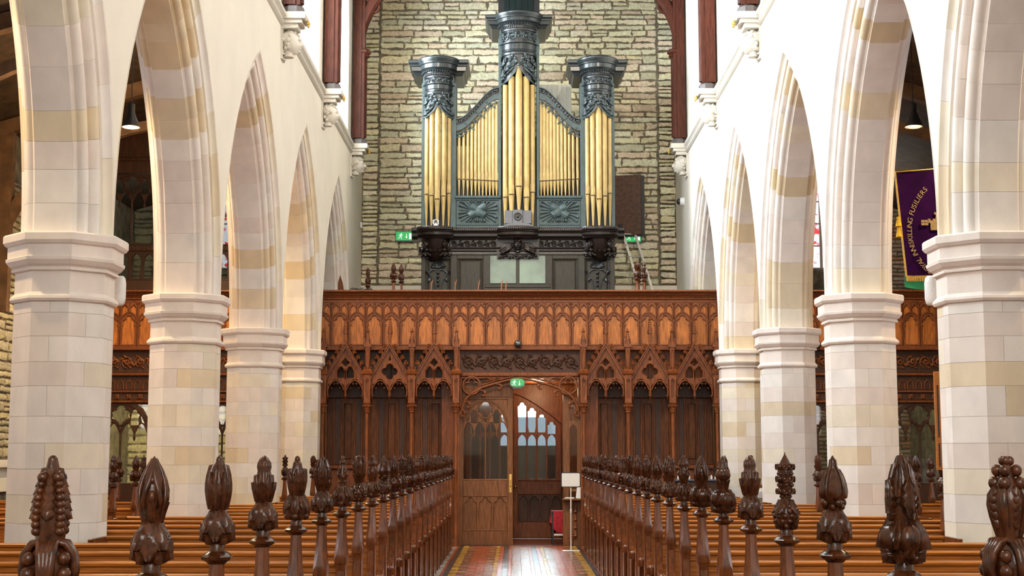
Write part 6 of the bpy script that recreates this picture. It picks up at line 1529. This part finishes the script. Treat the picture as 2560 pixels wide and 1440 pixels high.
# pendant lamps of the aisles
for sx, x, y in ((-1, -5.6, 20.0), (1, 5.63, 20.0)):
    t = thing('pendant_lamp', 'dark pendant lamp glowing orange under the %s aisle roof' % sidename[sx], 'lamp', (x, y, 6.27))
    m = MB(); m.lathe([(.125, 0), (.12, .05), (.085, .12), (.05, .22), (.05, .34), (.02, .36), (.001, .36)], 20, cap=False); m.build('shade', M_black, t, 40); m = MB(); m.tube([(0, 0, .35), (0, 0, 1.7)], .008, 5); m.build('rod', M_black, t); m = MB(); m.lathe([(.001, .012), (.115, .012), (.115, .02), (.001, .02)], 20); m.build('glowing_disc', G_lamp, t)
    m = MB(); m.lathe([(.10, 1.68), (.12, 1.70), (.10, 1.74)], 12); m.build('ceiling_rose', M_black, t)
for sx in (-1, 1):
    d = bpy.data.lights.new('pendant_light', 'POINT'); d.energy = 320 if sx < 0 else 70; d.color = (1.0, .66, .32); d.shadow_soft_size = .12; o = bpy.data.objects.new('pendant_light', d); C.objects.link(o); o.location = (sx*5.6, 20.0, 6.18)
    d = bpy.data.lights.new('gallery_aisle_fill', 'POINT'); d.energy = 70 if sx < 0 else 42; d.color = (1.0, .90, .75); d.shadow_soft_size = .2; o = bpy.data.objects.new('gallery_aisle_fill', d); C.objects.link(o); o.location = (sx*7.3, 28.8, 6.3)  # second light is added fill without a fixture, brightening behind the gallery front
for sx in (-1, 1):     # further lamps of the same kind, behind the columns
    for yy in (11.0, 15.5, 23.0):
        d = bpy.data.lights.new('aisle_lamp_light', 'SPOT'); d.energy = AISLE_LAMP*(1.6 if sx < 0 else 1.0); d.color = (1.0, .74, .42); d.spot_size = 2.5; d.spot_blend = .6; d.shadow_soft_size = .12
        o = bpy.data.objects.new('aisle_lamp_light', d); C.objects.link(o); o.location = (sx*5.6, yy, 6.2)
    d = bpy.data.lights.new('west_aisle_light', 'POINT'); d.energy = 320 if sx < 0 else 70; d.color = (1.0, .80, .45); d.shadow_soft_size = .15
    o = bpy.data.objects.new('west_aisle_light', d); C.objects.link(o); o.location = (sx*7.2, 28.5, 3.1 if sx < 0 else 3.0)
# banner in the right aisle
t = thing('banner', 'purple silk banner with gold fringe and curved gold lettering in the right aisle', 'banner', (5.00, 17.0, 5.0))
m = MB(); G = []; nx, nz = 16, 12
def bxy(u, v):      # u 0..1 across, v 0..1 down
    x = -.47 + .105*v + u*(.98 - .18*v); return (x, .02*math.sin(u*7 + 1.5*v) + .01*math.sin(u*15), .02 + .05*u*(1 - v) - 1.29*v - .01*u)
vs = [bxy(i/nx, j/nz) for j in range(nz + 1) for i in range(nx + 1)]; vs2 = [(x, y + .006, z) for x, y, z in vs]; N1 = len(vs)
fs = [(j*(nx+1) + i, (j+1)*(nx+1) + i, (j+1)*(nx+1) + i + 1, j*(nx+1) + i + 1) for j in range(nz) for i in range(nx)]
m.add(vs + vs2, fs + [tuple(N1 + q for q in reversed(f)) for f in fs]); m.build('silk', M_purple, t, 60)
m = MB()
for j in range(60): u = j/59; x, y, z = bxy(u, 1); m.tube([(x, y - .004, z + .015), (x + .004*math.sin(j*3), y - .008, z - .055)], [.009, .007], 4)
pts = [bxy(0, j/20) for j in range(21)]; m.tube([(x - .004, y, z) for x, y, z in pts], .013, 5); pts = [bxy(1, j/20) for j in range(21)]; m.tube([(x + .004, y, z) for x, y, z in pts], .013, 5); m.build('gold_fringe', M_gold, t, 60)
m = MB(); m.tube([(-.62, .01, .0), (.70, .01, .10)], .014, 8); m.build('pole', M_brass, t, 60)
m = MB(); m.tube([(-.55, .01, .0), (-.55, .01, 3.15)], .005, 5); m.tube([(.62, .01, .09), (.62, .01, 3.06)], .005, 5); m.build('hanging_cord', M_gold, t)
m = MB(); xx = [bxy(u/10, 1.0) for u in range(11)]; m.loft([[(x - .02, .03, z + .02), (x - .02 + .02*math.sin(i), .05, z - .12 - .03*math.sin(i*.6)), (x - .02 + .02*math.sin(i), .056, z - .12 - .03*math.sin(i*.6)), (x - .02, .036, z + .02)] for i, (x, y, z) in enumerate(xx)]); m.build('green_lining', M_green, t, 60)
for nm, x, z0, z1, sc_ in (('cord', -.60, -.35, -1.18, 1),): m = MB(); m.tube([(x, 0, -.02), (x, 0, z1)], .008, 5); m.lathe([(.001, z1), (.03, z1 - .01), (.022, z1 - .04), (.045, z1 - .15), (.001, z1 - .15)], 10, (x, 0, 0)); m.build('cord_tassel', M_yellow, t, 50)
m = MB()
for z1 in (-.54, -.67): m.lathe([(.001, z1), (.026, z1 - .01), (.02, z1 - .03), (.038, z1 - .12), (.001, z1 - .12)], 10, (-.455, -.02, 0))
m.build('tassel', M_yellow, t, 50)
text = 'ROYAL INNISKILLING FUSILIERS'
gm = {}
def glyph(ch):
    if ch not in gm:
        cu = bpy.data.curves.new('letter', 'FONT'); cu.body = ch; cu.size = .085; cu.extrude = .002; cu.align_x = 'CENTER'; cu.align_y = 'CENTER'; cu.shear = .12; cu.offset = .0006
        o = bpy.data.objects.new('letter', cu); C.objects.link(o); dg = bpy.context.evaluated_depsgraph_get(); me = bpy.data.meshes.new_from_object(o.evaluated_get(dg)); me.name = 'letter'
        me.transform(Matrix.Rotation(PI/2, 4, 'X')); me.materials.clear(); me.materials.append(M_goldletter); bpy.data.objects.remove(o); gm[ch] = me
    return gm[ch]
P0, P1, P2, P3 = Vector((-.075, -1.225)), Vector((-.37, -.99)), Vector((-.40, -.50)), Vector((-.10, -.19))
def bez(s): return P0*(1-s)**3 + P1*3*s*(1-s)**2 + P2*3*s*s*(1-s) + P3*s**3
wd = {'I': .45, ' ': .6, 'L': .85, 'F': .85, 'S': .9, 'E': .9, 'N': 1.1, 'G': 1.1, 'O': 1.15, 'K': 1.0, 'Y': .95, 'A': 1.0, 'R': 1.0, 'U': 1.05}
tot = sum(wd[c] for c in text); acc = 0
for ch in text:
    s = (acc + wd[ch]/2)/tot; acc += wd[ch]
    if ch == ' ': continue
    p, d = bez(s), bez(s + .01) - bez(s - .01); a = math.atan2(d.y, d.x)
    v_ = -p.y/1.29; u_ = (p.x + .47 - .105*v_)/(.98 - .18*v_)
    o = put('letter', glyph(ch), t, (p.x, bxy(u_, v_)[1] - .009, p.y), (0, -a, 0)); o.scale = (1.0, 1, 1.0)
m = MB()      # castle with a flag
cx_, cz = .025, -.62
pr = [(-.10, -.09), (.10, -.09), (.10, .0), (.13, .0), (.13, .05), (.10, .05), (.10, .03), (.07, .03), (.07, .05), (.04, .05), (.04, .03), (.03, .10), (.05, .10), (.05, .13), (-.05, .13), (-.05, .10), (-.03, .10), (-.04, .03), (-.04, .05), (-.07, .05), (-.07, .03), (-.10, .03), (-.10, .05), (-.13, .05), (-.13, 0), (-.10, 0)]
m.prism([(cx_ + x, cz + z) for x, z in pr], -.040, -.034)
for a, b in ((-.21, -.17), (-.165, -.125)):
    for q in (-.03, .005): m.box(cx_ + a, cx_ + b, -.040, -.034, cz + q, cz + q + .03)
m.build('castle_badge', M_goldletter, t)
# stone font, candle desk, notice board, column speakers
t = thing('stone_font', 'carved cream stone font with wooden lid between the third and fourth right columns', 'font', (4.02, 22.92, 0))
m = MB(); m.octa([(.40, .86), (.46, .93), (.47, 1.02), (.45, 1.06), (.30, 1.08)]); m.build('basin_rim', M_whiteplaster, t)
m = MB(); m.octa([(.34, .70), (.40, .80), (.42, .86)])
for i in range(16): a = i*PI/8; m.leaf((.36*math.cos(a), .36*math.sin(a), .72), (math.cos(a), math.sin(a), 0), (0, 0, 1), .12, .10, .4, 2)
m.build('carved_bowl', M_plaster, t, 60)
for i in range(8): a = i*PI/4 + PI/8; m = MB(); m.lathe([(.06, 0), (.06, .06), (.04, .08), (.04, .62), (.06, .66), (.06, .70)], 10, (.34*math.cos(a), .34*math.sin(a), 0)); m.build('colonnette', M_whiteplaster, t, 40)
m = MB(); m.octa([(.24, 0), (.24, .7)]); m.build('stem', M_plaster, t)
m = MB(); m.octa([(.32, 1.08), (.32, 1.12), (.06, 1.15)]); m.build('wooden_lid', M_end, t)
t = thing('candle_desk', 'dark oak desk with blue-grey tray before the screen at the right', 'desk', (3.10, 24.74, 0))
m = MB(); m.cbox(-.42, .36, -.15, .15, 0, 1.15, .01); m.build('desk_body', M_screendk, t); m = MB(); m.cbox(-.45, .38, -.18, .17, 1.15, 1.18, .006); m.build('desk_top', material('blue_grey_tray', (.07, .09, .14), .4), t)
for i in range(12):
    x = 2.72 + i*.064
    if i in (4,): continue
    o = MB(); o.lathe([(.018, 0), (.018, .05), (.010, .056), (.004, .075), (.001, .08)], 8); o = o.build('candle', M_whitepl, None, 40, loc=(x, 24.66 + .05*(i % 2), 1.181)); n_ = i if i < 4 else i - 1; tag(o, 'small white candle on the dark oak desk, %s' % (['leftmost', 'second from the left', 'third from the left', 'fourth from the left', 'fifth from the left', 'middle one', 'fifth from the right', 'fourth from the right', 'third from the right', 'second from the right', 'rightmost'][n_]), 'candle', 'candles on the desk')
t = thing('candle_rack', 'low black wire rack standing behind the candles on the oak desk', 'rack', (3.22, 24.84, 1.18)); m = MB()
for i in range(9): x = -.20 + .05*i; h = .10 + .12*math.sin(PI*(i + .5)/9); m.tube([(x, 0, 0), (x, 0, h)], .005, 5)
m.tube([(-.20 + .4*j/16, 0, .10 + .13*math.sin(PI*j/16)) for j in range(17)], .007, 5); m.build('wire_arch', M_black, t)
t = thing('notice_board', 'narrow orange-brown wooden board fixed behind the nearest right column', 'board', (3.575, 12.36, 0))
m = MB(); m.cbox(-.024, .024, 0, .03, 1.47, 2.32, .004); m.box(.02, .185, .0, .02, 1.6, 1.66); m.box(.02, .185, .0, .02, 2.1, 2.16); m.build('board', M_pew, t); m = MB(); m.box(-.006, .006, -.004, .002, 1.75, 2.2); m.box(-.006, .006, -.004, .002, 1.5, 1.7); m.build('slot', M_black, t)
for sx in (-1, 1):
    t = thing('column_speaker', 'rounded cream column loudspeaker fixed behind the nearest %s column' % sidename[sx], 'speaker', (sx*3.56, 12.40, 3.03))
    m = MB(); pr = [(.055*math.cos(a), .055*math.sin(a)) for a in [2*PI*j/14 for j in range(14)]]; m.loft([[(x*k, y*k, z) for x, y in pr] for z, k in ((-.13, .55), (-.11, .85), (-.07, 1.0), (.07, 1.0), (.11, .85), (.13, .55))]); m.build('case', M_whitepl, t, 60)
    m = MB(); m.tube([(0, 0, 0), (-sx*-.0, -.06, 0)], .02, 6); m.build('bracket', M_whitepl, t)
